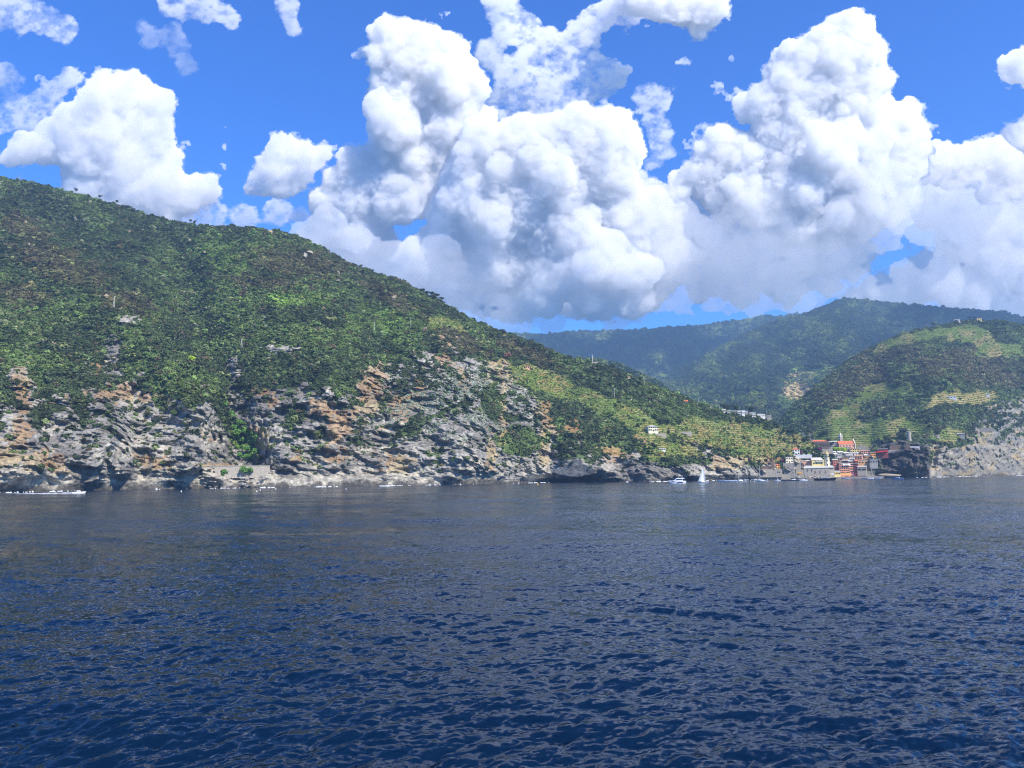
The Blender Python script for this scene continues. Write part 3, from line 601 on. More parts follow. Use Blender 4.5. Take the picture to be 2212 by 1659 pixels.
    cloud('cloud', 'pale cloud hanging from the top edge right of the middle', [(1420, 0, 40), (1480, 5, 50), (1530, 20, 42), (1510, 60, 24), (1380, -5, 40)], 8000, seed=21, soft=.9, rag=.4)
    cloud('cloud', 'small ragged vertical cloud left of the highest tower', [(1400, 205, 28), (1430, 215, 24), (1415, 270, 28), (1430, 320, 26), (1440, 290, 18), (1410, 350, 20)], 8000, seed=22, soft=.9, rag=.45, thin=.8)
    cloud('cloud', 'big soft grey white cloud above the left hill', [(230, 220, 56), (290, 205, 50), (340, 220, 36), (200, 270, 66), (280, 270, 70), (120, 310, 54), (60, 320, 36), (30, 340, 24), (340, 290, 44), (180, 330, 60), (270, 350, 70), (350, 360, 44), (320, 420, 64), (400, 420, 46), (450, 405, 30), (240, 420, 56), (180, 415, 44, 20), (350, 460, 40)], 8200, seed=23, soft=.9, rag=.5, dn=.005, deep=40)
    cloud('cloud', 'small cumulus alone over the saddle of the green ridge', [(620, 330, 38), (660, 340, 34), (590, 360, 40), (640, 370, 40), (690, 340, 24), (560, 390, 30), (610, 400, 30), (540, 400, 18)], 7600, seed=24, soft=.8, rag=.6, dn=.006)
    cloud('cloud', 'thin grey white cloud in the upper left corner', [(-20, 20, 60), (50, 25, 50), (100, 40, 36), (140, 60, 30)], 8000, seed=25, soft=1.4, rag=.4, thin=.75)
    cloud('cloud', 'ragged cloud at the left edge halfway down the sky', [(0, 170, 34), (30, 180, 24), (40, 240, 40), (0, 250, 40), (90, 225, 30), (120, 190, 26), (150, 165, 20), (60, 270, 20)], 8400, seed=26, soft=1.2, rag=.45, thin=.75)
    cloud('cloud', 'pale cloud scrap at the top edge above the small cumulus', [(400, 0, 44), (440, 10, 36), (480, 25, 24), (500, 45, 18), (370, 5, 30)], 8400, seed=27, soft=1.2, rag=.4, thin=.8)
    cloud('cloud', 'small feathery cloud scrap at the top edge left of the tall tower', [(615, 5, 26), (625, 40, 16), (632, 65, 16)], 8400, seed=28, soft=1.2, rag=.5, thin=.75)
    cloud('cloud', 'faint wisp below the pale scrap at upper left', [(370, 80, 30), (390, 100, 24), (405, 140, 22), (310, 60, 18), (320, 95, 16)], 8800, seed=29, soft=1.6, rag=.6, thin=.5)
    cloud('cloud', 'low thin cloud behind the saddle of the green ridge', [(450, 478, 40), (400, 470, 26), (530, 470, 30), (600, 462, 30), (650, 462, 20)], 9000, seed=30, soft=1.2, rag=.45, thin=.7)
if not globals().get('NOCLOUD'):
    cloud('cloud', 'long thin pale cloud veil low across the feet of both cloud towers', [(760, 560, 60), (860, 590, 76), (960, 590, 80), (1060, 600, 80), (1160, 600, 80), (1260, 610, 76), (1360, 600, 76), (1440, 560, 76), (1520, 540, 76), (1600, 550, 80), (1700, 550, 80), (1790, 530, 70), (1440, 460, 66), (1420, 640, 40), (1560, 620, 50), (1660, 625, 44), (1080, 660, 50), (1200, 670, 40), (700, 500, 50), (1640, 460, 66), (1900, 480, 60), (900, 670, 60), (1000, 690, 60), (1100, 690, 50), (700, 560, 50), (660, 510, 40), (1840, 620, 50), (1620, 640, 44), (1710, 636, 46), (1770, 610, 50), (1480, 640, 40), (1340, 660, 50)], 6950, seed=41, rag=.8, dn=.0013, deep=45)
    cloud('cloud', 'thin pale cloud veil over the right bank down to the hill', [(2000, 470, 70), (2080, 500, 80), (2170, 520, 90), (2250, 520, 90), (2060, 610, 66), (2160, 620, 76), (2240, 640, 80), (1980, 640, 44), (1930, 420, 66), (1900, 380, 50), (1950, 590, 34), (1900, 640, 34), (2200, 690, 60)], 6850, seed=42, rag=.8, dn=.0013, deep=45)
    # clouds high overhead, above the frame, that shade parts of the far mountains
    def overhead(P0, r, zc, label, seed):
        P0 = np.array(P0, float); c = P0+SUN*((zc-P0[2])/SUN[2]); bm = bmesh.new(); bmesh.ops.create_icosphere(bm, subdivisions=5, radius=1)
        X = np.array([v.co[:] for v in bm.verts]); n = fbm(X[:, 0]*2+seed, X[:, 1]*2, X[:, 2]*2, 4, seed)
        for v, k_ in zip(bm.verts, n): q = np.array(v.co)*(1+.45*k_)*np.array(r); v.co = Vector(q)
        me = bpy.data.meshes.new('cloud'); bm.to_mesh(me); bm.free(); me.materials.append(cloud_mat(.012)); o = bpy.data.objects.new('cloud', me); COL.objects.link(o); o.location = c; tag(o, label, 'cloud')
    overhead(at(640, 345, 4400), (620, 420, 170), 2500, 'flat cumulus high above the frame shading the back ridge', 3)
    overhead(at(985, 318, 3500), (420, 300, 130), 2300, 'flat cumulus high above the frame shading the right end of the mountain', 5)
    overhead(at(905, 345, 2900), (150, 260, 90), 2100, 'small cumulus high above the frame shading the mountain flank', 7)
# air
bm = bmesh.new(); bmesh.ops.create_cube(bm, size=1)
for vtx in bm.verts: vtx.co = Vector((vtx.co.x*14000, (vtx.co.y+.5)*6700-300, (vtx.co.z+.5)*1140-6 ))
me = bpy.data.meshes.new('haze'); bm.to_mesh(me); bm.free(); hz = bpy.data.objects.new('haze', me); COL.objects.link(hz); tag(hz, kind='stuff', label='thin pale blue air between the boat and the mountains')
m, nt, N, L = new_mat('haze_air'); out = N.new('ShaderNodeOutputMaterial'); pv = N.new('ShaderNodeVolumePrincipled')
pv.inputs['Color'].default_value = (.42, .68, 1, 1); pv.inputs['Density'].default_value = 1.0e-4; pv.inputs['Anisotropy'].default_value = 0.1
L.new(pv.outputs[0], out.inputs['Volume']); me.materials.append(m)
# ---------------------------------------------------------------- vegetation
def leaf_mat(name, col=None, vary=.3, inst=True):
    if name in bpy.data.materials: return bpy.data.materials[name]
    m, nt, N, L = new_mat(name)
    out = N.new('ShaderNodeOutputMaterial'); b = N.new('ShaderNodeBsdfPrincipled'); b.inputs['Roughness'].default_value = .75; b.inputs['Specular IOR Level'].default_value = .18
    tc = N.new('ShaderNodeNewGeometry'); nz = N.new('ShaderNodeTexNoise'); nz.inputs['Scale'].default_value = 1.3; nz.inputs['Detail'].default_value = 3
    L.new(tc.outputs['Position'], nz.inputs['Vector'])
    mr = N.new('ShaderNodeMapRange'); mr.inputs[1].default_value = .3; mr.inputs[2].default_value = .7; mr.inputs[3].default_value = 1-vary; mr.inputs[4].default_value = 1+vary
    L.new(nz.outputs['Fac'], mr.inputs[0]); sc = N.new('ShaderNodeVectorMath'); sc.operation = 'SCALE'
    if inst:
        a = N.new('ShaderNodeAttribute'); a.attribute_name = 'tint'; a.attribute_type = 'INSTANCER'; L.new(a.outputs['Color'], sc.inputs[0])
    else: sc.inputs[0].default_value = col[:3]
    L.new(mr.outputs[0], sc.inputs['Scale']); L.new(sc.outputs[0], b.inputs['Base Color'])
    L.new(b.outputs[0], out.inputs[0]); return m
def puff(r, n, R=(1, 1, .8), size=.42, lobes=5, flat=False):
    """leaf clumps spread over a few lobes -> verts, faces"""
    V = []; Fc = []
    L_ = [(r.uniform(-.45, .45), r.uniform(-.45, .45), r.uniform(-.1, .45), r.uniform(.45, .75)) for _ in range(lobes)]
    for k in range(n):
        a, b_, c, q = L_[k % lobes]
        d = r.normal(size=3); d[2] = abs(d[2])*.9-.25; d /= np.linalg.norm(d); rr = q*r.uniform(.75, 1.08)
        p = np.array([a, b_, c])+d*rr
        nrm = d+r.normal(size=3)*.45; nrm /= np.linalg.norm(nrm)
        t = np.cross(nrm, r.normal(size=3)); t /= np.linalg.norm(t); bt = np.cross(nrm, t); s = size*r.uniform(.6, 1.2)*.5
        i = len(V)
        for su, sv in ((-1, -.7), (1, -.8), (.8, .9), (-.9, .8)): V.append((p+t*s*su+bt*s*sv)*np.array(R))
        Fc.append((i, i+1, i+2, i+3))
    return V, Fc
def mesh(name, V, F, mats, fm=None, smooth=False):
    me = bpy.data.meshes.new(name); me.from_pydata([tuple(map(float, p)) for p in V], [], F)
    for m_ in (mats if isinstance(mats, (list, tuple)) else [mats]): me.materials.append(m_)
    if smooth: me.polygons.foreach_set('use_smooth', [True]*len(me.polygons))
    return me
def obj(name, me, parent=None, loc=(0, 0, 0), rz=0, sc=None):
    o = bpy.data.objects.new(name, me); COL.objects.link(o)
    if parent is not None: o.parent = parent
    o.location = loc; o.rotation_euler = (0, 0, rz)
    if sc is not None: o.scale = (sc, sc, sc) if np.isscalar(sc) else sc
    return o
LM = leaf_mat('scrub_leaves'); r0 = np.random.default_rng(5)
vcol = bpy.data.collections.new('scrub_shapes')
VAR = []
for k in range(6):
    V, F_ = puff(r0, 92, (1, 1, r0.uniform(.65, .95)), .46, 5)
    VAR.append(mesh('scrub_clump', V, F_, LM))
for k, me in enumerate(VAR):
    o = bpy.data.objects.new('scrub_clump.%03d' % k, me); vcol.objects.link(o)
def scatter_group():
    g = bpy.data.node_groups.new('scatter_scrub', 'GeometryNodeTree')
    g.interface.new_socket('Geometry', in_out='INPUT', socket_type='NodeSocketGeometry'); g.interface.new_socket('Geometry', in_out='OUTPUT', socket_type='NodeSocketGeometry')
    N = g.nodes; L = g.links; gi = N.new('NodeGroupInput'); go = N.new('NodeGroupOutput'); ip_ = N.new('GeometryNodeInstanceOnPoints')
    ci = N.new('GeometryNodeCollectionInfo'); ci.inputs['Collection'].default_value = vcol; ci.inputs['Separate Children'].default_value = True; ci.inputs['Reset Children'].default_value = True
    def na(n, t):
        a = N.new('GeometryNodeInputNamedAttribute'); a.data_type = t; a.inputs['Name'].default_value = n; return a.outputs['Attribute']
    e2r = N.new('FunctionNodeEulerToRotation'); L.new(na('rot', 'FLOAT_VECTOR'), e2r.inputs[0])
    L.new(gi.outputs[0], ip_.inputs['Points']); L.new(ci.outputs[0], ip_.inputs['Instance']); ip_.inputs['Pick Instance'].default_value = True
    L.new(na('vi', 'INT'), ip_.inputs['Instance Index']); L.new(e2r.outputs[0], ip_.inputs['Rotation']); L.new(na('sc', 'FLOAT_VECTOR'), ip_.inputs['Scale'])
    L.new(ip_.outputs[0], go.inputs[0]); return g
SG = scatter_group()
def scatter(name, pts, scl, tint, label):
    n = len(pts); me = bpy.data.meshes.new(name); me.vertices.add(n); me.vertices.foreach_set('co', pts.astype(np.float32).ravel())
    rr = RNG.random
    a = me.attributes.new('rot', 'FLOAT_VECTOR', 'POINT'); R = np.stack([RNG.normal(0, .18, n), RNG.normal(0, .18, n), rr(n)*6.28], -1); a.data.foreach_set('vector', R.astype(np.float32).ravel())
    a = me.attributes.new('sc', 'FLOAT_VECTOR', 'POINT'); S = scl[:, None]*np.stack([rr(n)*.5+.75, rr(n)*.5+.75, rr(n)*.6+.65], -1); a.data.foreach_set('vector', S.astype(np.float32).ravel())
    a = me.attributes.new('vi', 'INT', 'POINT'); a.data.foreach_set('value', RNG.integers(0, 6, n).astype(np.int32))
    a = me.attributes.new('tint', 'FLOAT_COLOR', 'POINT'); c = np.ones((n, 4)); c[:, :3] = tint; c[:, :3] *= np.array([1.36, 1.34, 1.12]) if 'agave' not in name else 1; a.data.foreach_set('color', c.astype(np.float32).ravel())
    o = bpy.data.objects.new(name, me); COL.objects.link(o); md = o.modifiers.new('scatter', 'NODES'); md.node_group = SG
    tag(o, label, kind='stuff'); return o
def sample(G, dens, n, extra=()):
    P = G['P0']; e1 = P[:-1, 1:]-P[:-1, :-1]; e2 = P[1:, :-1]-P[:-1, :-1]
    ar = np.linalg.norm(np.cross(e1, e2), axis=-1)
    ar = np.minimum(ar, np.percentile(ar, 97))
    w_ = ar*np.clip(dens[:-1, :-1], 0, None); c = np.cumsum(w_.ravel()); k = np.searchsorted(c, RNG.random(n)*c[-1])
    i, j = np.unravel_index(np.minimum(k, w_.size-1), w_.shape); a, b = RNG.random(n), RNG.random(n)
    i1, j1 = i+1, j+1
    p = (P[i, j]*((1-a)*(1-b))[:, None]+P[i, j1]*((1-a)*b)[:, None]+P[i1, j]*(a*(1-b))[:, None]+P[i1, j1]*(a*b)[:, None])
    return p, i, j
def jit(col, n, a=.24, hue=.06):
    return np.clip(col*np.exp(RNG.normal(0, a, (n, 1)))*np.exp(RNG.normal(0, hue, (n, 3))), .008, .5)
def scrub_for(G, n, sz, name, label, rockd=.13):
    veg = (1-G['rock0'])*(1-.62*G['terr0'])
    cl = ss(.05, .5, fbm(G['u']/5, G['v']/4, None, 3, 991))
    dens = veg*(1-.75*np.clip(G['soil0'], 0, 1))*ss(-.75, -.2, fbm(G['u']/4, G['v']/3, None, 3, 55)+.25)+G['rock0']*rockd*cl*(1-.6*np.clip(G['soil0'], 0, 1))*ss(6, 25, G['P0'][..., 2])
    if 'vill' in G: dens *= (1-G['vill'])
    if 'vill' in G: dens *= (1-.6*G['terr0'])
    dens *= ss(3, 9, G['P0'][..., 2])
    p, i, j = sample(G, dens, n); m_ = len(p)
    c = G['VC'][i, j]; big = fbm(p[:, 0]/30, p[:, 1]/30, None, 3, 7)
    s_ = sz*np.exp(RNG.normal(0, .38, m_))*(1-.25*G['rock0'][i, j])*(1-.4*G['terr0'][i, j])
    c = c*np.clip(1+.55*fbm(p[:, 0]/16, p[:, 1]/16, p[:, 2]/16, 3, 17), .45, 1.8)[:, None]
    # dark holm oaks, lighter broom, dead brown
    k = RNG.random(m_); c = jit(c, m_)
    c[k < .3] *= .6; c[(k > .96)] = jit(np.array(srgb(104, 114, 78)[:3]), (k > .96).sum(), .2)[:]
    c[(k > .89) & (k <= .93)] = np.array(srgb(82, 74, 58)[:3])
    p[:, 2] += s_*.05
    return scatter(name, p, s_, c, label)
scrub_for(A, 80000, 1.9, 'scrub_cover', 'dense green and brown scrub covering the big left headland', .36)
scrub_for(B, 36000, 2.1, 'scrub_cover', 'dark brown green scrub covering the hill behind the village', .12)
# silver green tufts on the cliff
g = ss(0, 1, 1-np.hypot((A['wu']-1000)/230, (A['wv']-880)/110))*A['rock0']*ss(.0, .5, A['n1']+.2)
p, i, j = sample(A, g, 2600); c = jit(np.array(srgb(150, 158, 136)[:3]), len(p), .2, .06); scatter('agave_tufts', p, np.full(len(p), 1.0)*np.exp(RNG.normal(0, .3, len(p))), c, 'pale silver green tufts speckling the brown cliff')
for G, n, sz, nm, lb in ((Cf, 70000, 6.2, 'mountain_forest', 'blue green forest covering the peaked inland mountain'), (Df, 26000, 9., 'ridge_forest', 'forest covering the long back ridge'), (Ef, 7000, 4.2, 'spur_scrub', 'scrub on the small spur in the valley behind the headland')):
    v1 = ss(-.9, -.3, fbm(G['u']/3, G['v']/2, None, 3, 66))
    lum = G['VC'].sum(-1); v1 = v1*(1-ss(.55, .9, lum))
    p, i, j = sample(G, v1, n); c = jit(G['VC'][i, j], len(p), .2, .05); s_ = sz*np.exp(RNG.normal(0, .3, len(p))); scatter(nm, p, s_, c, lb)
# vine rows on the terraces
for G, n, lb, hT in ((A, 15000, 'vines and grass in rows on the headland terraces', 2.6), (B, 20000, 'vine rows on the terraces above the village', 3.6)):
    p, i, j = sample(G, G['terr0'], n*2)
    z = p[:, 2]; fr = z/hT-np.floor(z/hT); k = (fr < .25) | (fr > .85); p = p[k]; i = i[k]; j = j[k]
    base = blend(np.zeros((len(p), 3))+GREEN_B*np.array([1.25, 1.15, .95]), SOIL_Y*.6, RNG.random(len(p))*.45)
    scatter('vine_rows', p, .85*np.exp(RNG.normal(0, .3, len(p))), jit(base, len(p), .2, .08), lb)
# ---------------------------------------------------------------- helpers for built things
def c1(x, y): return (2700+x/3.687)/4, (1550+y/3.687)/4
def c2(x, y): return (3050+x/4.424)/4, (1650+y/4.424)/4
def c3(x, y): return (3400+x/5.53)/4, (1650+y/5.53)/4
def c4(x, y): return (2100+x/2.37)/4, (1300+y/2.37)/4
def c5(x, y): return (3000+x/2.018)/4, (1150+y/2.018)/4
def c6(x, y): return (3700+x/4.366)/4, (1550+y/4.366)/4
def pt(x, y): return x/4, y/4
def gY(u, v, which=None):
    """distance of the hillside seen at picture point (u,v)"""
    inA = u < 858 and v > np.interp(u, SKYA[:, 0], SKYA[:, 1])
    G = A if (inA if which is None else which == 'A') else B
    P = G['P0']; j = int(np.clip(round((u-G['u'][0, 0])/(G['u'][0, 1]-G['u'][0, 0])), 0, G['u'].shape[1]-1))
    Q = P[:, j]; vv_ = to_uv(Q)[1]; vm = np.minimum.accumulate(vv_)
    k = np.argmax(vm <= v) if (vm <= v).any() else len(vm)-1
    return float(Q[k, 1])
class MB:
    def __init__(s): s.V = []; s.F = []; s.M = []
    def add(s, V, F, m=0):
        i = len(s.V); s.V += [tuple(map(float, p)) for p in V]; s.F += [tuple(i+k for k in f) for f in F]; s.M += [m]*len(F); return s
    def box(s, x0, x1, y0, y1, z0, z1, m=0):
        return s.add([(x0, y0, z0), (x1, y0, z0), (x1, y1, z0), (x0, y1, z0), (x0, y0, z1), (x1, y0, z1), (x1, y1, z1), (x0, y1, z1)],
                     [(0, 3, 2, 1), (4, 5, 6, 7), (0, 1, 5, 4), (1, 2, 6, 5), (2, 3, 7, 6), (3, 0, 4, 7)], m)
    def cyl(s, p, q, r, r2=None, n=8, m=0, cap=True):
        p, q = Vector(p), Vector(q); d = (q-p).normalized(); a = d.orthogonal().normalized(); b = d.cross(a); r2 = r if r2 is None else r2
        V = [p+(a*math.cos(t)+b*math.sin(t))*r for t in [k*2*math.pi/n for k in range(n)]]+[q+(a*math.cos(t)+b*math.sin(t))*r2 for t in [k*2*math.pi/n for k in range(n)]]
        F = [(k, (k+1) % n, n+(k+1) % n, n+k) for k in range(n)]
        if cap: F += [tuple(range(n-1, -1, -1)), tuple(range(n, 2*n))]
        return s.add(V, F, m)
    def lathe(s, prof, n=12, m=0, c=(0, 0)):
        V = []; F = []
        for r, z in prof: V += [(c[0]+r*math.cos(2*math.pi*k/n), c[1]+r*math.sin(2*math.pi*k/n), z) for k in range(n)]
        for i in range(len(prof)-1):
            for k in range(n): F.append((i*n+k, i*n+(k+1) % n, (i+1)*n+(k+1) % n, (i+1)*n+k))
        F.append(tuple(range(n-1, -1, -1))); F.append(tuple(range((len(prof)-1)*n, len(prof)*n)))
        return s.add(V, F, m)
    def build(s, name, mats, parent=None, smooth=False, loc=(0, 0, 0), rz=0):
        me = mesh(name, s.V, s.F, mats, smooth=smooth)
        if len(set(s.M)) > 1: me.polygons.foreach_set('material_index', s.M)
        return obj(name, me, parent, loc, rz)
def empty(name, loc, rz=0, label=None, cat=None, group=None, kind=None):
    o = bpy.data.objects.new(name, None); COL.objects.link(o); o.location = loc; o.rotation_euler = (0, 0, rz); o.empty_display_size = 1
    tag(o, label, cat, group, kind); return o
def dup(root, loc, rz=None, label=None, group=None, scale=None):
    r = root.copy(); COL.objects.link(r); r.location = loc
    if rz is not None: r.rotation_euler = (0, 0, rz)
    if scale is not None: r.scale = (scale,)*3 if np.isscalar(scale) else scale
    if label: r['label'] = label
    if group: r['group'] = group
    for ch in list(root.children):
        c = ch.copy(); COL.objects.link(c); c.parent = r
        for g in list(ch.children):
            d = g.copy(); COL.objects.link(d); d.parent = c
    return r
def cm(name, r, g, b, rough=.85, vary=.22, scale=.35): return mat(name, srgb(r, g, b), rough, vary, scale)
W_ = dict(cream=cm('cream_plaster', 236, 226, 192), white=cm('white_plaster', 226, 222, 212, vary=.12), yellow=cm('yellow_plaster', 242, 218, 140), orange=cm('orange_plaster', 226, 156, 54), apricot=cm('apricot_plaster', 234, 178, 120), pink=cm('pink_plaster', 228, 170, 142),
          salmon=cm('salmon_plaster', 230, 160, 132), red=cm('red_plaster', 204, 122, 102), darkred=cm('dark_red_plaster', 156, 80, 70), grey=cm('grey_plaster', 172, 168, 156), stone=mat('grey_stone_wall', srgb(172, 164, 148), .95, .4, .8, bump=.4), brown=mat('brown_stone_wall', srgb(132, 110, 92), .95, .4, .8, bump=.4), pale=mat('pale_stone_wall', srgb(186, 174, 152), .95, .35, .8, bump=.4),
          umber=cm('umber_plaster', 172, 142, 120))
R_ = dict(tile=cm('red_roof_tiles', 214, 116, 74, vary=.3, scale=1.5), tan=cm('tan_roof_tiles', 196, 146, 104, vary=.3, scale=1.5), slate=cm('pale_slate_roof', 182, 180, 170, vary=.25, scale=1.2), light=cm('light_slate_roof', 196, 192, 178, vary=.2), dark=cm('dark_slate_roof', 98, 98, 96, vary=.3), white=cm('whitewashed_roof', 222, 218, 206, vary=.12))
GLASS = mat('dark_window', srgb(40, 46, 50), .25, .2, 1, spec=.5); SHUT = cm('green_shutter', 62, 74, 60); BR_SH = cm('brown_shutter', 84, 62, 48); WHITE = mat('white_gelcoat', srgb(238, 238, 236), .35, .04, 1, spec=.4); DARKW = cm('dark_opening', 34, 32, 32)
def house(cf, x0, x1, yt, yb, wall, roof, rh, label, name='house', cat='house', fl=2, co=3, dep=8, yaw=12, wm=None, win=(.9, 1.5), Y=None, below=4, door=True, dY=0, which=None, wside=True):
    (u0, v0), (u1, v1) = cf(x0, yt), cf(x1, yb); uc = (u0+u1)/2
    if Y is None: Y = gY(uc, v1, which)-1.5+dY
    k = Y/FPX; ya = math.radians(yaw)
    w = (u1-u0)*k; w = max(1.5, (w-dep*math.sin(ya)*.8) if w > dep else w*.85); h = (v1-v0)*k
    b = at(uc, v1, Y); az = -math.atan2(b[0], b[1])
    root = empty(name, b, az+ya, label, cat)
    wm_ = W_[wall]; m = MB(); hw = w/2
    if roof == 'gabley':
        rr = rh*k/ (cf(0, 1)[1]-cf(0, 0)[1])**-1 if False else rh
        m.add([(-hw, 0, -below), (hw, 0, -below), (hw, 0, h), (0, 0, h+rr), (-hw, 0, h), (-hw, dep, -below), (hw, dep, -below), (hw, dep, h), (0, dep, h+rr), (-hw, dep, h)],
              [(0, 1, 2, 3, 4), (9, 8, 7, 6, 5), (1, 6, 7, 2), (5, 0, 4, 9), (2, 7, 8, 3), (3, 8, 9, 4), (0, 5, 6, 1)])
    else: m.box(-hw, hw, 0, dep, -below, h)
    m.build('wall', wm_, root)
    r = MB(); e = .35; rt = R_.get(roof if roof in R_ else 'tile')
    kind, rm = (roof.split('_')+['tile'])[:2] if '_' in roof else (roof, 'slate'); rm = R_[rm]
    if kind == 'hip':
        q = min(dep, w)/2*.9
        r.add([(-hw-e, -e, h+.02), (hw+e, -e, h+.02), (hw+e, dep+e, h+.02), (-hw-e, dep+e, h+.02), (-max(.2, hw-q), dep/2, h+rh), (max(.2, hw-q), dep/2, h+rh)], [(0, 1, 5, 4), (1, 2, 5), (2, 3, 4, 5), (3, 0, 4), (0, 3, 2, 1)])
    elif kind == 'gable':
        r.add([(-hw-e, -e, h+.02), (hw+e, -e, h+.02), (hw+e, dep+e, h+.02), (-hw-e, dep+e, h+.02), (-hw-e, dep/2, h+rh), (hw+e, dep/2, h+rh)], [(0, 1, 5, 4), (1, 2, 5), (2, 3, 4, 5), (3, 0, 4), (0, 3, 2, 1)])
    elif kind == 'gabley':
        for s_ in (-1, 1):
            r.add([(0, -e, h+rh+.03), (s_*(hw+e), -e, h-.2), (s_*(hw+e), dep+e, h-.2), (0, dep+e, h+rh+.03), (0, -e, h+rh+.25), (s_*(hw+e), -e, h+.02), (s_*(hw+e), dep+e, h+.02), (0, dep+e, h+rh+.25)], [(0, 1, 2, 3), (4, 5, 6, 7), (0, 1, 5, 4), (1, 2, 6, 5), (2, 3, 7, 6)])
    elif kind == 'shed':
        r.add([(-hw-e, -e, h+.02), (hw+e, -e, h+.02), (hw+e, dep+e, h+rh), (-hw-e, dep+e, h+rh), (-hw-e, -e, h+.25), (hw+e, -e, h+.25), (hw+e, dep+e, h+rh+.25), (-hw-e, dep+e, h+rh+.25)], [(0, 1, 2, 3), (4, 5, 6, 7), (0, 1, 5, 4), (1, 2, 6, 5), (3, 0, 4, 7), (2, 3, 7, 6)])
    else:
        r.box(-hw-.2, hw+.2, -.2, dep+.2, h+.003, h+.5)
    r.build('roof', rm, root)
    shut = wm or BR_SH
    if fl and co:
        wme = MB().box(-win[0]/2, win[0]/2, -.08, .1, 0, win[1]).V
        fh = h/fl; me = None
        for f in range(fl):
            for c in range(co):
                X = -hw+w*(c+.5)/co; z = f*fh+fh*.35
                if f == 0 and c == co//2 and door and fl > 1:
                    MB().box(X-.6, X+.6, -.07, .1, .05, 2.2).build('door', shut, root); continue
                if me is None:
                    mm = MB().box(-win[0]/2, win[0]/2, -.07, .1, 0, min(win[1], fh*.6)); mm.box(-win[0]*.95, -win[0]/2-.01, -.1, .05, 0, min(win[1], fh*.6), 1); mm.box(win[0]/2+.01, win[0]*.95, -.1, .05, 0, min(win[1], fh*.6), 1)
                    o = mm.build('window', [GLASS, shut], root); me = o.data; o.location = (X, 0, z)
                else:
                    o = obj('window', me, root, (X, 0, z))
        if wside and dep > 5:
            for f in range(fl):
                o = obj('window', me, root, (-hw, dep*.5, f*fh+fh*.35)); o.rotation_euler = (0, 0, -math.pi/2)
    root['w'] = w; root['h'] = h
    del root['w']; del root['h']
    return root, w, h, Y
def wall_block(cf, x0, x1, yt, yb, m_, label, name='stone_wall', cat='wall', dep=3, yaw=0, Y=None, below=3, top=None, dY=0, merlon=0):
    (u0, v0), (u1, v1) = cf(x0, yt), cf(x1, yb); uc = (u0+u1)/2
    if Y is None: Y = gY(uc, v1)-1+dY
    k = Y/FPX; w = (u1-u0)*k; h = (v1-v0)*k; b = at(uc, v1, Y); az = -math.atan2(b[0], b[1])
    m = MB(); n = max(2, int(w/2.5)); r = random.Random(int(x0))
    # irregular coping so the top edge is not a ruled line
    xs = [-w/2+w*i/n for i in range(n+1)]; hs_ = [h+(r.uniform(-.25, .25) if top != 'flat' else 0) for _ in xs]
    V = []; F = []
    for X, H_ in zip(xs, hs_): V += [(X, 0, -below), (X, -.04*h*0, H_), (X, dep, H_), (X, dep, -below)]
    for i in range(n):
        a = i*4; F += [(a, a+4, a+5, a+1), (a+1, a+5, a+6, a+2), (a+2, a+6, a+7, a+3)]
    F += [(0, 1, 2, 3), (n*4+3, n*4+2, n*4+1, n*4)]
    m.add(V, F)
    if merlon:
        for i in range(0, n, 2): m.box(xs[i], xs[i+1], .003, .6, h-.3, h+merlon)
    o = m.build(name, W_[m_] if isinstance(m_, str) else m_, None, loc=b, rz=az+math.radians(yaw)); tag(o, label, cat, None, 'thing'); return o, w, h, Y
YQ = None
# ---- village by the water, front row (crop coordinates of the second close view)
YV = gY(*c2(1000, 1150))
H = house
H(c2, 165, 335, 925, 1005, 'orange', 'hip_tile', 1.6, 'small bright orange house with red tiled roof on the harbour wall', fl=2, co=3, dep=9, yaw=24)
H(c2, 405, 557, 795, 895, 'cream', 'flat_white', 1, 'cream two storey house with flat white roof above a grey retaining wall', fl=2, co=3, dep=9, yaw=14, dY=-4)
ww = wall_block(c2, 380, 556, 897, 1120, 'stone', 'tall grey stone retaining wall under the cream house', dep=10, dY=-7)
def holes(o, pts, w_=.9, h_=1.1):
    for x, z in pts: MB().box(x-w_/2, x+w_/2, -.05, .2, z, z+h_).build('opening', DARKW, o)
holes(ww[0], [(-4, 5), (-1, 9), (3, 6), (5, 3), (-5.5, 1.5)])
MB().box(-ww[1]/2-.3, ww[1]/2+.3, -.35, 1, ww[2]*.55, ww[2]*.55+.35).build('string_course', W_['pale'], ww[0])
H(c2, 520, 670, 655, 755, 'white', 'hip_tile', 1.8, 'white villa with red tiled hip roof and green shutters on the slope', 'villa', 'house', fl=2, co=3, dep=9, yaw=10, wm=SHUT)
wb = wall_block(c2, 478, 862, 748, 768, 'white', 'low white balustraded terrace wall in front of the white villa', dep=.6, merlon=.6, top='flat', dY=-6)
hh = H(c2, 850, 1200, 517, 628, 'umber', 'hip_tile', 2.4, 'brown hotel with long rows of grey balconies and orange tiled roof', 'hotel', 'hotel', fl=0, co=0, dep=13, yaw=16)
for i in range(5):
    z = hh[2]*(i+.35)/5.2; w_ = hh[1]*(.5-.02*i)
    f = MB().box(-hh[1]*.36, hh[1]*.53, -1.5, -.02, z, z+.25).build('balcony', W_['grey'], hh[0]); MB().box(-hh[1]*.36, hh[1]*.53, -1.55, -1.45, z+.25, z+.9).build('railing', BR_SH, f)
    for c in range(7):
        X = -hh[1]*.3+hh[1]*.8*c/7; MB().box(X-.6, X+.6, -.06, .05, z+.3, z+2.1).build('window', GLASS, hh[0])
H(c2, 668, 912, 862, 1030, 'pink', 'shed_white', 2.0, 'long salmon pink hall left of the yellow church with a white roof strip', 'parish_hall', 'hall', fl=1, co=4, dep=8, yaw=8, below=6, dY=-2)
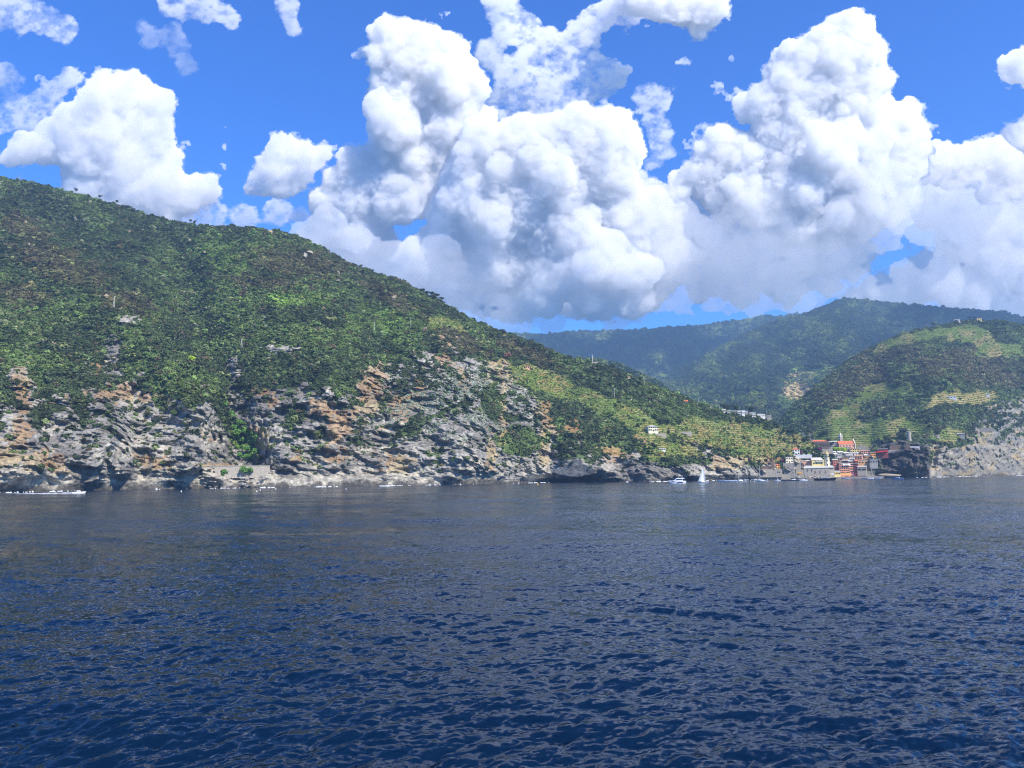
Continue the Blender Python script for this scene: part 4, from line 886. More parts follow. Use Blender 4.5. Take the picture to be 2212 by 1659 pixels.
# church
ch = empty('church', at(*c2(985, 1115), YV-14), -math.atan2(*at(*c2(985, 1115), YV-14)[:2])+math.radians(10), 'stone seaside church with yellow nave and domed octagonal bell tower', 'church')
k = (YV-14)/FPX; px = lambda n: n/4.424/4*k
def cX(x): return (px(x-985))*1.0
def cZ(y): return px(1115-y)
MB().box(cX(757), cX(1175), 0, 12, -5, cZ(985)).build('lower_wall', W_['stone'], ch); MB().box(cX(1175), cX(1262), .6, 11, -5, cZ(965)).build('side_wall', W_['pale'], ch)
r = MB(); r.add([(cX(750), -.5, cZ(986)), (cX(1262), -.5, cZ(978)), (cX(1240), 5, cZ(940)), (cX(780), 5, cZ(940)), (cX(750), -.5, cZ(990)), (cX(1262), -.5, cZ(982))], [(0, 1, 2, 3), (4, 5, 1, 0), (4, 0, 3), (1, 5, 2)]); r.build('aisle_roof', R_['slate'], ch)
nv = MB().box(cX(905), cX(1108), 4, 13, cZ(985), cZ(842)).build('nave_wall', W_['yellow'], ch)
r = MB(); r.add([(cX(897), 3.5, cZ(846)), (cX(1095), 3.5, cZ(846)), (cX(1085), 8.5, cZ(797)), (cX(897), 8.5, cZ(797)), (cX(897), 13.5, cZ(846)), (cX(1095), 13.5, cZ(846))], [(0, 1, 2, 3), (3, 2, 5, 4), (0, 3, 4), (1, 5, 2), (0, 4, 5, 1)]); r.build('nave_roof', R_['light'], ch)
MB().box(cX(968), cX(1100), 2.6, 3.98, cZ(880), cZ(858)).build('porch_roof', R_['light'], ch)
for x in (930, 985, 1060): MB().box(cX(x)-.5, cX(x)+.5, 3.9, 4.1, cZ(915), cZ(885)).build('window', GLASS, ch)
for x in (808, 880): MB().box(cX(x)-.55, cX(x)+.55, -.08, .1, cZ(1045), cZ(1005)).build('arched_window', GLASS, ch)
for x in (938, 1018, 1108):
    MB().box(cX(x)-.9, cX(x)+.9, -.06, .1, cZ(1080), cZ(1035)).build('window', W_['brown'], ch)
tw = MB(); R0 = px(44); tw.lathe([(R0, cZ(985)), (R0, cZ(812)), (R0*1.12, cZ(810)), (R0*1.12, cZ(804)), (R0*.82, cZ(803)), (R0*.82, cZ(764)), (R0*.95, cZ(762)), (R0*.95, cZ(757))], 8, 0, (cX(1160), 6)); t_ = tw.build('bell_tower', W_['cream'], ch)
dm = MB().lathe([(R0*.9, cZ(757)), (R0*.88, cZ(740)), (R0*.72, cZ(722)), (R0*.45, cZ(706)), (R0*.16, cZ(698)), (R0*.14, cZ(686)), (.05, cZ(676))], 12, 0, (cX(1160), 6)).build('dome', cm('ochre_dome', 196, 176, 112), t_, smooth=True)
for x, y in ((1160, 850), (1160, 785), (1135, 785), (1186, 785), (1160, 930)): MB().box(cX(x)-.5, cX(x)+.5, 6-R0-.1, 6-R0+.4, cZ(y+12), cZ(y-12)).build('belfry_opening', GLASS, t_)
H(c2, 1258, 1382, 1052, 1115, 'yellow', 'shed_slate', 1.2, 'low yellow house on the quay right of the church', fl=1, co=3, dep=6, yaw=8, Y=YV-16, below=3)
H(c2, 1248, 1352, 842, 1000, 'red', 'gable_slate', 1.4, 'narrow dark red house between church tower and pink tower house', fl=4, co=2, dep=9, yaw=14, Y=YV-2, wm=SHUT)
p = H(c2, 1360, 1562, 905, 1085, 'salmon', 'flat_slate', 1, 'tall salmon red tower house on the harbour square with grey awnings', 'tower_house', 'house', fl=5, co=5, dep=9, yaw=16, Y=YV-9, wm=SHUT)
for i in range(3): MB().add([(p[1]*(-.2+.25*i), -.02, p[2]*.98), (p[1]*(.03+.25*i), -.02, p[2]*.98), (p[1]*(.03+.25*i), -2.2, p[2]*.82), (p[1]*(-.2+.25*i), -2.2, p[2]*.82)], [(0, 1, 2, 3)]).build('awning', [WHITE, R_['slate']][i % 2], p[0])
H(c2, 1535, 1622, 868, 1065, 'pink', 'shed_slate', 1.2, 'tall pink orange house touching the right side of the tower house', fl=5, co=3, dep=9, yaw=10, Y=YV-4, wm=SHUT)
H(c2, 1612, 1700, 905, 1075, 'darkred', 'flat_slate', 1, 'dark red shaded house at the foot of the castle rock', fl=4, co=3, dep=8, yaw=-6, Y=YV-6)
H(c2, 1700, 1905, 858, 912, 'apricot', 'gabley_tile', 3.2, 'orange gabled house on the ledge beside the castle rock', fl=1, co=4, dep=10, yaw=4, Y=YV+14, below=9)
H(c2, 1910, 2038, 840, 905, 'grey', 'flat_slate', 1, 'small grey stone house on the dark castle rock', fl=1, co=3, dep=7, yaw=4, Y=YV+2, below=6)
H(c2, 1690, 1830, 960, 1060, 'stone', 'shed_white', .8, 'grey boat shed with a white awning under the castle rock', 'boat_shed', 'shed', fl=1, co=2, dep=6, yaw=-4, Y=YV-12, win=(2.2, 2.2))
H(c2, 1750, 1905, 680, 740, 'pink', 'shed_tan', 1.0, 'pale pink house above the roofs near the castle', fl=2, co=4, dep=9, yaw=8)
H(c2, 1905, 2008, 705, 785, 'orange', 'flat_white', 1, 'bright orange house beside the red castle restaurant', fl=2, co=3, dep=8, yaw=10)
p = H(c2, 2062, 2215, 652, 705, 'darkred', 'gable_dark', 1.6, 'dark red restaurant on top of the castle rock with a red awning', 'restaurant', 'restaurant', fl=1, co=4, dep=8, yaw=0, Y=YV+2, below=7)
MB().add([(-p[1]*.8, -.02, .9), (p[1]*.5, -.02, 2.2), (p[1]*.5, -3, 1.2), (-p[1]*.8, -3, -.2)], [(0, 1, 2, 3)]).build('awning', cm('red_awning', 206, 40, 50), p[0])
H(c2, 1550, 1714, 645, 712, 'yellow', 'flat_tan', 1, 'pale yellow flat roofed house below the pink upper church', fl=2, co=4, dep=10, yaw=6)
H(c2, 1195, 1345, 522, 576, 'grey', 'shed_light', 1.6, 'pale grey building with a light roof between hotel and upper church', fl=2, co=4, dep=8, yaw=10)
# upper church
p = H(c2, 1345, 1645, 555, 625, 'pink', 'gable_tile', 4.2, 'pink upper church with orange roof and a white gabled front', 'upper_church', 'church', fl=1, co=5, dep=13, yaw=16)
MB().add([(p[1]*.5+.02, -1, -3), (p[1]*.5+.9, -1, -3), (p[1]*.5+.9, 14, -3), (p[1]*.5+.02, 14, -3), (p[1]*.5+.02, -1, p[2]+1), (p[1]*.5+.9, -1, p[2]+1), (p[1]*.5+.9, 14, p[2]+1), (p[1]*.5+.02, 14, p[2]+1), (p[1]*.5+.02, 6.5, p[2]+6.5), (p[1]*.5+.9, 6.5, p[2]+6.5)],
         [(0, 3, 2, 1), (0, 1, 5, 4), (1, 2, 6, 9, 5), (2, 3, 7, 6), (3, 0, 4, 8, 7), (4, 5, 9, 8), (8, 9, 6, 7)]).build('gable_front', W_['cream'], p[0])
# campanile
Yc = gY(*c2(1385, 525)); b = at(*c2(1385, 525), Yc); k = Yc/FPX/4/4.424
cp = empty('campanile', b, .2, 'slender grey stone bell tower with white lantern rising over the orange church roof', 'tower')
MB().box(-26*k, 26*k, -26*k, 26*k, -6, 98*k).build('shaft', W_['stone'], cp); q = MB(); q.box(-22*k, 22*k, -22*k, 22*k, 98*k+.003, 128*k).build('belfry', W_['white'], cp)
MB().box(-9*k, 9*k, -22*k-.1, -22*k+.5, 102*k, 122*k).build('opening', GLASS, cp)
MB().lathe([(16*k, 128*k), (16*k, 140*k), (10*k, 150*k), (3*k, 156*k), (.05, 166*k)], 10).build('lantern', W_['white'], cp)
# cluster of roofs behind the front row
cl = [(1205, 1330, 742, 800, 'grey', 'gable_white', 'grey house with whitish roof directly right of the church dome'), (1215, 1290, 706, 742, 'white', 'shed_white', 'little white house at the upper left of the roof cluster'), (1325, 1420, 745, 795, 'white', 'flat_white', 'white flat roofed house above the narrow dark red house'),
      (1300, 1400, 800, 850, 'umber', 'gable_slate', 'brown walled house in the roof cluster right of the dome'), (1415, 1540, 798, 850, 'orange', 'gable_dark', 'yellow orange house just behind the tower house'), (1420, 1520, 855, 905, 'darkred', 'shed_slate', 'dark red house wedged behind the tower house roof'),
      (1480, 1600, 762, 800, 'umber', 'gable_slate', 'brown house with slate roof in the middle of the cluster'), (1530, 1690, 725, 768, 'white', 'gable_slate', 'long white house below the pale yellow house'), (1530, 1640, 820, 870, 'grey', 'gable_slate', 'grey house with pale slate roof above the pink orange house'),
      (1640, 1750, 775, 830, 'pink', 'gable_tan', 'pink house with tan roof left of the orange gabled house'), (1640, 1720, 860, 910, 'red', 'shed_tile', 'small red house between pink and gabled houses'), (1735, 1800, 742, 795, 'white', 'flat_white', 'narrow white house under the pale pink house'),
      (1805, 1900, 760, 812, 'apricot', 'shed_white', 'peach coloured house with white roof below the pink house'), (1890, 1960, 790, 835, 'cream', 'gabley_light', 'tiny cream house under the bright orange house'), (1330, 1440, 705, 742, 'grey', 'gable_white', 'grey house with white roof above the cluster under the trees'), (1440, 1530, 722, 760, 'grey', 'shed_white', 'low grey house with a white shed roof left of the long white house')]
for i, (x0, x1, y0, y1, w_, r_, lb) in enumerate(cl): H(c2, x0, x1, y0, y1, w_, r_, 1.5, lb, fl=2, co=3, dep=7, yaw=(8, -10, 16, 4)[i % 4], below=6, wm=(SHUT, BR_SH)[i % 2])
# quay, walls
qy = YV-24
wall_block(c2, 880, 2080, 1138, 1170, 'pale', 'low stone quay along the harbour square', 'quay', 'quay', dep=26, Y=qy, top='flat', below=2)
ww = wall_block(c2, -180, 330, 1000, 1100, 'pale', 'long pale harbour wall under the orange house', dep=5, Y=gY(*c2(100, 1115))-8, below=3)
holes(ww[0], [(-20, 7), (-14, 8), (4, 7), (8, 5), (11, 6), (14, 2), (17, 6), (20, 3), (12, 2)], 1.3, 1.3)
wall_block(c2, -175, 470, 1096, 1162, 'pale', 'lower pale concrete ledge at the foot of the harbour wall', 'harbour_ledge', 'wall', dep=8, Y=gY(*c2(150, 1150))-14, below=2, top='flat')
wall_block(c2, -190, 190, 955, 1002, 'brown', 'dark brown stone wall on top of the harbour wall left of the orange house', dep=3)
wall_block(c2, 20, 200, 860, 960, 'brown', 'tall dark brown terrace wall rising behind the orange house', dep=3, dY=6)
wall_block(c2, 560, 680, 870, 1010, 'stone', 'grey stone wall between cream house and pink hall', dep=5, dY=-3)
wall_block(c2, 600, 730, 1015, 1130, 'pale', 'pale stone wall with a small yellow sign below the pink hall', dep=4, Y=YV-10)
wall_block(c2, 900, 1230, 645, 690, 'pale', 'grey terrace wall under the hotel', dep=3, dY=-2)
wall_block(c2, 1200, 1560, 612, 668, 'stone', 'grey terrace wall below the upper church', dep=3, dY=-2)
wall_block(c2, 650, 862, 775, 800, 'stone', 'low stone wall below the villa terrace', dep=2)
# castle
def round_tower(cf, xc, hwid, yt, yb, label, m_='stone', name='round_tower', dY=0):
    u, v = cf(xc, yb); Y = gY(u, v)+dY; k = Y/FPX; b = at(u, v, Y); R = (cf(xc+hwid, yb)[0]-u)*k; h = (v-cf(xc, yt)[1])*k
    root = empty(name, b, 0, label, 'tower')
    MB().lathe([(R*1.06, -5), (R*1.0, h*.5), (R*.97, h*.93), (R*1.05, h*.95), (R*1.05, h)], 20).build('tower_wall', W_[m_], root, smooth=False)
    q = MB()
    for i in range(8): t = i*math.pi/4; q.box(R*.9*math.cos(t)-.5, R*.9*math.cos(t)+.5, R*.9*math.sin(t)-.5, R*.9*math.sin(t)+.5, h+.003, h+1.1)
    q.build('battlement', W_[m_], root); return root
round_tower(c3, 1312, 44, 425, 640, 'round stone castle tower standing free on top of the dark rock')
round_tower(c3, 1935, 48, 515, 660, 'squat round stone tower on the cliff right of the castle')
wall_block(c3, 900, 1290, 722, 775, 'brown', 'long crumbling castle wall on top of the dark rock', 'castle_wall', 'wall', dep=8, dY=-2)
wall_block(c3, 860, 1060, 825, 860, 'pale', 'white topped parapet beside the red restaurant', 'parapet', 'wall', dep=3, dY=-2)
wall_block(c3, 1340, 1530, 745, 778, 'white', 'short whitewashed wall on the castle rock', dep=2, dY=-2)
house(c3, 1775, 1838, 878, 925, 'apricot', 'flat_tan', 1, 'tiny orange hut on the ledge between dark rock and pale cliff', 'hut', 'hut', fl=0, co=0, dep=3, dY=-2)
# huts and walls on the right hill
house(c6, 385, 540, 158, 190, 'white', 'shed_white', .8, 'low white shed on the tan terraces of the right hill', 'hut', 'hut', fl=1, co=3, dep=5, yaw=4, dY=-2)
house(c6, 1010, 1120, 112, 135, 'white', 'flat_white', .5, 'white flat hut at the right end of the tan terraces', 'hut', 'hut', fl=1, co=2, dep=5, yaw=4, dY=-2)
wall_block(c6, 740, 1160, 712, 742, 'pale', 'long pale wall across the rocks above the pale cliff', dep=3, dY=-2)
house(c6, 490, 680, 808, 850, 'grey', 'shed_light', .8, 'low grey building on the slope above the pale cliff', 'hut', 'hut', fl=1, co=4, dep=5, yaw=2, dY=-2)
wall_block(c6, 950, 1070, 555, 575, 'pale', 'short pale wall with a pole on the right hill rocks', dep=2, dY=-2)
house(c5, 1835, 1872, 250, 272, 'yellow', 'gable_tan', 1.4, 'yellow house on the very top of the right hill beside a dark pine', fl=1, co=2, dep=7, dY=-6, yaw=8)
house(c5, 1650, 1695, 258, 272, 'white', 'flat_white', .5, 'low white house near the top of the right hill', 'hut', 'house', fl=1, co=3, dep=6, dY=-6, yaw=8)
# houses on the headland
house(c1, 685, 757, 325, 368, 'white', 'flat_white', .6, 'white cube at the left end of the hilltop cemetery', 'chapel', 'chapel', fl=1, co=3, dep=6, yaw=14)
for i, (x0, x1, y0, y1, w_, lb) in enumerate([(762, 832, 345, 374, 'white', 'low white cemetery block second from the left'), (835, 915, 348, 376, 'grey', 'grey cemetery wall block under the left pines'), (920, 985, 345, 388, 'white', 'white cemetery block left of the stepped middle one'), (982, 1036, 342, 402, 'white', 'stepped white cemetery block, tallest of the row'), (1030, 1078, 350, 398, 'grey', 'grey white block right of the tallest cemetery block'),
      (1090, 1190, 372, 400, 'grey', 'long grey cemetery block right of the middle'), (1134, 1192, 392, 430, 'white', 'low white cemetery block in front of the long grey one'), (1198, 1286, 392, 426, 'white', 'long white cemetery block near the mast'), (1286, 1334, 396, 436, 'white', 'rightmost white cemetery block next to the mast')]):
    house(c1, x0, x1, y0, y1, w_, 'flat_white', .5, lb, 'cemetery_block', 'cemetery building', fl=1, co=3, dep=6, yaw=10, door=False, win=(1, 1.2), wm=W_['grey'], dY=-2)
house(c1, 1366, 1428, 412, 500, 'stone', 'flat_slate', .6, 'old stone watch house right of the radio mast', 'watch_house', 'house', fl=2, co=2, dep=7, yaw=10)
house(c1, 115, 192, 200, 216, 'apricot', 'gable_tile', 1.4, 'small hut with orange roof near the ridge above the terraces', 'hut', 'hut', fl=1, co=2, dep=5, yaw=6)
p = house(c4, 1155, 1280, 962, 1010, 'cream', 'hip_light', 1.6, 'cream house with arched porch alone among trees on the headland', 'villa', 'house', fl=2, co=5, dep=9, yaw=24, dY=-6, wm=SHUT)
wall_block(c4, 1190, 1340, 1030, 1048, 'pale', 'pale terrace wall below the cream house with arches', dep=2, dY=-2)
wall_block(c4, 1450, 1580, 1010, 1030, 'pale', 'grey terrace wall right of the cream house', dep=2, dY=-2)
house(c4, 1496, 1546, 722, 736, 'apricot', 'gable_tile', 1.2, 'tiny orange roofed hut left of two poles near the ridge', 'hut', 'hut', fl=1, co=2, dep=4)
house(c4, 725, 770, 392, 402, 'white', 'flat_white', .4, 'tiny white hut on the headland ridge', 'hut', 'hut', fl=1, co=2, dep=4)
house(c4, 0, 46, 392, 412, 'pink', 'flat_tan', .5, 'tiny pinkish hut at the upper edge of the green terraces', 'hut', 'hut', fl=1, co=2, dep=4, dY=-2)
wall_block(c4, 640, 695, 350, 362, 'pale', 'small pale platform wall at the thick pole on the ridge', dep=3, dY=-1)
house(c4, 975, 1000, 495, 507, 'cream', 'gable_tan', 1, 'tiny cream hut half hidden on the dark ridge', 'hut', 'hut', fl=1, co=1, dep=4, dY=-3)
house(c4, 1268, 1335, 1172, 1188, 'white', 'flat_white', .4, 'small white hut on the orange soil above the rocks', 'hut', 'hut', fl=1, co=3, dep=4, dY=-2)
hu, hv = c5(372, 716); hY = 1900
for G_ in (Cf,):
    j = int(np.argmin(abs(G_['u'][0]-hu))); vv_ = to_uv(G_['P0'][:, j])[1]; hY = float(G_['P0'][int(np.argmin(abs(vv_-hv))), j, 1])
house(c5, 350, 394, 706, 724, 'pink', 'gable_tan', 2, 'lone pink house on a clearing in the inland valley', fl=2, co=3, dep=9, Y=hY-6, below=10)
# railway wall with two tunnel mouths
def cA(x, y): return (700+x/2.37)/4, (1300+y/2.37)/4
o, w_, h_, Yw = wall_block(cA, 240, 880, 1330, 1436, 'pale', 'x', 'x', 'x', dep=6, Y=gY(*cA(560, 1440))-7, below=3)
bpy.data.objects.remove(o)
b = at(*cA(560, 1436), Yw); rw = empty('railway_wall', b, -math.atan2(b[0], b[1]), 'long pale railway wall with two dark arches at the foot of the green gully', 'wall', None, 'thing')
k = Yw/FPX/4/2.37
m = MB(); m.box(-320*k, 320*k, 0, 9, -1.2, 100*k); m.box(-322*k, 322*k, -.4, 9, 100*k+.003, 104*k); m.build('wall', W_['stone'], rw)
for xc, rr in ((382, 11), (489, 13)):
    q = MB(); V = [((xc-560)*k+rr*k*math.cos(t), -.06, 42*k+rr*k*math.sin(t)) for t in [math.pi*i/8 for i in range(9)]]; V = [((xc-560)*k+rr*k, -.06, 26*k)]+V+[((xc-560)*k-rr*k, -.06, 26*k)]
    V2 = [(x, .3, z) for x, _, z in V]; n = len(V); q.add(V+V2, [tuple(range(n-1, -1, -1))]+[(i, (i+1) % n, n+(i+1) % n, n+i) for i in range(n)]); q.build('tunnel_arch', DARKW, rw)
# ---------------------------------------------------------------- poles and mast
POLE = cm('pale_pole', 190, 188, 176); METAL = mat('grey_metal', srgb(150, 150, 150), .5, .1, 1, .6)
def pole(x, y0, y1, label, name='power_pole', aframe=False, thick=.22, cf=pt, G=None):
    u, v = cf(x, y1)
    Y = gY(u, v)-.5; b = at(u, v, Y); h = (v-cf(x, y0)[1])*Y/FPX
    root = empty(name, b, 0, label, 'pole', 'power poles on the hills')
    m = MB()
    if aframe: m.cyl((-.9, 0, -2), (-.1, 0, h), thick, thick*.8); m.cyl((.9, 0, -2), (.1, 0, h), thick, thick*.8)
    else: m.cyl((0, 0, -2), (0, 0, h), thick*1.2, thick*.8)
    m.build('post', POLE, root); MB().box(-1.2, 1.2, -.12, .12, h*.93, h*.93+.2).build('crossarm', POLE, root); return root
for a in [(455, 1183, 1234, 'white A-shaped pole standing on the left spur of the headland', True), (966, 1353, 1400, 'A-shaped pole in the scrub above the grey rock niche', True), (1497, 1286, 1322, 'pole in the green scrub left of the pair at mid slope', False), (1643, 1270, 1312, 'pole in the scrub below the brown patch and upper terraces', False),
          (2577, 1512, 1543, 'tall pole on the ridge above the cream house', False), (2458, 1551, 1594, 'pole at the top edge of the green terraces', False), (2635, 1571, 1588, 'short pole low on the ridge left of the orange roofed hut', False), (2794, 1594, 1611, 'pole on the ridge right of the orange roofed hut', False), (2790, 1612, 1625, 'short pole just below the ridge right of the hut', False),
          (2878, 1621, 1643, 'pole immediately left of the hilltop cemetery', False)]:
    pole(a[0], a[1], a[2], a[3], aframe=a[4])
pole(2370, 1418, 1452, 'thick tall pole on the headland ridge against the blue mountains', thick=.5)
pole(3940, 1658, 1678, 'pole above the rocks near the right edge'); pole(3796, 1656, 1672, 'pole among dark trees on the right hill'); pole(3799, 1686, 1702, 'pole above the yellow green terraces'); pole(3735, 1733, 1752, 'pole left of the squat round tower'); pole(3877, 1538, 1565, 'pole at the upper rim of the tan terraces'); pole(4074, 1658, 1684, 'pole close to the right edge of the picture')
u, v = c1(1358, 480); Y = gY(u, v)-2; b = at(u, v, Y); h = (v-c1(0, 325)[1])*Y/FPX
mast = empty('radio_mast', b, 0, 'lattice radio mast beside the hilltop cemetery', 'mast'); m = MB()
for i in range(3):
    t = i*2.094; m.cyl((1.0*math.cos(t), 1.0*math.sin(t), -2), (.3*math.cos(t), .3*math.sin(t), h*.85), .12, .1, 5)
for i in range(9):
    z = h*.85*i/9; rr = 1-.7*i/9
    for j in range(3): t0, t1 = j*2.094, (j+1)*2.094; m.cyl((rr*math.cos(t0), rr*math.sin(t0), z), ((rr-.08)*math.cos(t1), (rr-.08)*math.sin(t1), z+h*.09), .07, None, 4)
m.build('lattice', METAL, mast); MB().cyl((0, 0, h*.83), (0, 0, h), .1, .06).build('antenna', METAL, mast); MB().lathe([(.1, h*.8), (.7, h*.8), (.7, h*.83), (.1, h*.83)], 8).build('dish_ring', WHITE, mast)

# ---------------------------------------------------------------- boats
HB = cm('blue_hull', 50, 66, 100, .4, .08); HO = cm('orange_hull', 206, 112, 66, .5, .1); HK = mat('black_hull', srgb(26, 28, 34), .3, .1, 1, spec=.4); CANV = cm('blue_canvas', 66, 92, 140); SAILM = cm('white_sailcloth', 240, 240, 236, .8, .05); TINT = mat('smoked_glass', srgb(24, 28, 34), .12, .05, 1, spec=.6); DECK = cm('cream_deck', 214, 206, 188)
def hull(L_, Bm, Hh, sheer=.35, stern=.85, n=14, dr=.35):
    """lofted hull, bow towards -x"""
    V = []; F = []; k = 7
    for i in range(n):
        t = i/(n-1); x = -L_/2+L_*t; wdt = Bm/2*min(1, (math.sin(min(1, t*1.45+.02)*math.pi/2))**.75)*(1-(1-stern)*max(0, t-.6)/.4)
        top = Hh+sheer*(1-t)**2; rake = -(.12*L_)*(1-t)**6
        for a, z in ((1, top), (.97, top*.55), (.82, 0), (.0, -dr)): V.append((x+rake*(z/top if z > 0 else 0)+(.04*L_*(1-t)**4 if z <= 0 else 0), a*wdt, z))
        for a, z in ((.82, 0), (.97, top*.55), (1, top)): V.append((x+rake*(z/top if z > 0 else 0)+(.04*L_*(1-t)**4 if z <= 0 else 0), -a*wdt, z))
    for i in range(n-1):
        for j in range(k-1): a = i*k+j; F.append((a, a+1, a+k+1, a+k))
        F.append((i*k+k-1, i*k, i*k+k, i*k+2*k-1))
    F.append(tuple(range(k-1, -1, -1))); F.append(tuple(range((n-1)*k, n*k)))
    return V, F
def prism(x0, x1, w0, w1, z0, z1, sl=.5, sl2=.2):
    return [(x0, -w0/2, z0), (x1, -w0/2, z0), (x1, w0/2, z0), (x0, w0/2, z0), (x0+sl, -w1/2, z1), (x1-sl2, -w1/2, z1), (x1-sl2, w1/2, z1), (x0+sl, w1/2, z1)], [(0, 3, 2, 1), (4, 5, 6, 7), (0, 1, 5, 4), (1, 2, 6, 5), (2, 3, 7, 6), (3, 0, 4, 7)]
def place(cf, xa, xb, yw):
    (u0, v), (u1, _) = cf(xa, yw), cf(xb, yw); uc = (u0+u1)/2; Y = float(sea_Y(uc, v)); b = at(uc, v, Y); b[2] = 0
    return b, (u1-u0)*Y/FPX, -math.atan2(b[0], b[1]), Y/FPX
def cS(x, y): return (2450+x/3.687)/4, (1850+y/3.687)/4
def cT(x, y): return (2900+x/3.687)/4, (1850+y/3.687)/4
def motorboat(cf, xa, xb, yw, label, hm=None, flip=1, cab=True, name='motorboat', turn=0, cat='boat', group=None, Hf=1.0):
    b, L_, az, k = place(cf, xa, xb, yw); root = empty(name, b, az+(0 if flip == 1 else math.pi)+math.radians(turn), label, cat, group)
    V, F = hull(L_, L_*.3, L_*.1*Hf+.25, .4); MB().add(V, F).build('hull', hm or WHITE, root, smooth=False)
    H0 = L_*.1*Hf+.25
    MB().box(-L_*.3, L_*.46, -L_*.11, L_*.11, H0-.05, H0+.06).build('deck', DECK if hm is None else WHITE, root)
    if cab:
        V, F = prism(-L_*.22, L_*.15, L_*.2, L_*.16, H0+.063, H0+.9, .5, .1); c = MB().add(V, F).build('cabin', WHITE, root); V, F = prism(-L_*.17, L_*.12, L_*.21, L_*.18, H0+.4, H0+.7, .12, .02); MB().add(V, F).build('windscreen', TINT, c)
    else:
        V, F = prism(-L_*.1, -L_*.02, L_*.18, L_*.14, H0+.063, H0+.6, .3, 0); MB().add(V, F).build('windscreen', TINT, root)
    MB().box(L_*.47, L_*.52, -.25, .25, .1, H0+.35).build('outboard_motor', HK, root); return root
def sailboat(cf, xa, xb, yw, ym, xm, label, hm=None, sail=False, lean=0, name='sailboat', canvas=CANV):
    b, L_, az, k = place(cf, xa, xb, yw); root = empty(name, b, az, label, 'sailboat'); u0, v0 = cf(xm, yw); mh = (v0-cf(xm, ym)[1])*k; mx = (u0-(cf(xa, yw)[0]+cf(xb, yw)[0])/2)*k
    H0 = .75; V, F = hull(L_, L_*.28, H0, .3); MB().add(V, F).build('hull', hm or WHITE, root)
    V, F = prism(-L_*.22, L_*.16, L_*.15, L_*.11, H0+.02, H0+.5, .4, .1); MB().add(V, F).build('cabin', WHITE, root); MB().box(-L_*.3, L_*.45, -L_*.09, L_*.09, H0-.02, H0+.015).build('deck', DECK, root)
    top = (mx+lean, 0, mh); MB().cyl((mx, 0, H0), top, .2, .14, 8).build('mast', POLE, root)
    bm_ = MB().cyl((mx, 0, H0+1.1), (mx+L_*.36, 0, H0+1.2), .07, None, 6).build('boom', METAL, root)
    r = MB(); r.cyl((-L_*.48, 0, H0+.2), top, .015, None, 4); r.cyl((L_*.48, 0, H0), top, .015, None, 4); r.build('rigging', METAL, root)
    if sail:
        V = []; F = []; n, m2 = 10, 6; fx = -L_*.46
        for i in range(n+1):
            t = i/n
            for j in range(m2+1):
                s = j/m2; x0_ = fx+(mx+lean-.12-fx)*t; x1_ = mx-.15+lean*t-0; V.append((x0_+(x1_-x0_)*s, -.5*math.sin(s*math.pi)*(1-t), H0+.5+(mh-H0-.8)*t))
        for i in range(n):
            for j in range(m2): a = i*(m2+1)+j; F.append((a, a+1, a+m2+2, a+m2+1))
        MB().add(V, F).build('jib', SAILM, root, smooth=True)
        MB().add([(mx+.1, 0, H0+1.2), (mx+L_*.12, -.3, H0+1.25), (mx+lean+.1, 0, mh*.97)], [(0, 1, 2)]).build('mainsail', SAILM, root)
    else: MB().cyl((mx+.1, 0, H0+1.32), (mx+L_*.34, 0, H0+1.4), .16, .12, 8).build('furled_sail', canvas, bm_)
    return root
# yacht
b, L_, az, k = place(cS, 852, 1080, 310); yt = empty('motor_yacht', b, az+.15, 'white motor yacht with two decks and a dark hull window, largest of the boats', 'yacht')
V, F = hull(L_, L_*.3, 1.9, .5); MB().add(V, F).build('hull', WHITE, yt)
MB().box(-L_*.05, L_*.3, -L_*.152, -L_*.145, .75, 1.3).build('hull_window', TINT, yt); MB().box(-L_*.38, L_*.46, -L_*.125, L_*.125, 1.85, 1.98).build('main_deck', WHITE, yt)
V, F = prism(-L_*.3, L_*.3, L_*.24, L_*.2, 1.983, 3.5, 2.2, .3); c = MB().add(V, F).build('saloon', WHITE, yt); V, F = prism(-L_*.2, L_*.27, L_*.245, L_*.215, 2.4, 3.15, 1.1, .1); MB().add(V, F).build('saloon_window', TINT, c)
V, F = prism(-L_*.14, L_*.4, L_*.26, L_*.25, 3.503, 4.1, .5, .1); MB().add(V, F).build('flybridge', WHITE, yt); V, F = prism(-L_*.06, L_*.1, L_*.2, L_*.17, 4.103, 4.8, .8, .1); MB().add(V, F).build('windscreen', TINT, yt)
m = MB(); m.box(-.1, L_*.3, -1.2, 1.2, 5.6, 5.75); [m.cyl((x, y, 4.1), (x, y, 5.6), .06, None, 6) for x in (.2, L_*.27) for y in (-1.1, 1.1)]; m.build('hardtop', WHITE, yt)
m = MB(); m.cyl((L_*.12, 0, 5.75), (L_*.14, 0, 7.2), .07, .04, 6); m.box(L_*.09, L_*.17, -.5, .5, 6.2, 6.35); m.build('radar_mast', WHITE, yt)
m = MB(); [m.cyl((-L_*.48+i*L_*.07, -L_*.05*(1+i*.45), 2.0), (-L_*.48+i*L_*.07, -L_*.05*(1+i*.45), 2.7), .03, None, 4) for i in range(5)]; m.cyl((-L_*.5, 0, 2.8), (-L_*.18, -L_*.13, 2.7), .03, None, 4); m.build('bow_rail', METAL, yt)
sailboat(cS, 1262, 1418, 297, 62, 1352, 'small sailboat under a tall white jib near the rocks', sail=True, lean=-.1)
motorboat(cS, 1565, 1830, 281, 'long low white speedboat moored left of the two masted group', cab=False, name='speedboat', Hf=.6)
sailboat(cS, 1822, 1978, 284, 30, 1865, 'white sailboat with bare mast in front of the orange dinghies')
sailboat(cS, 1792, 1872, 240, 85, 1828, 'orange hulled sailboat with thin leaning mast tied at the rocks', hm=HO, lean=1.4)
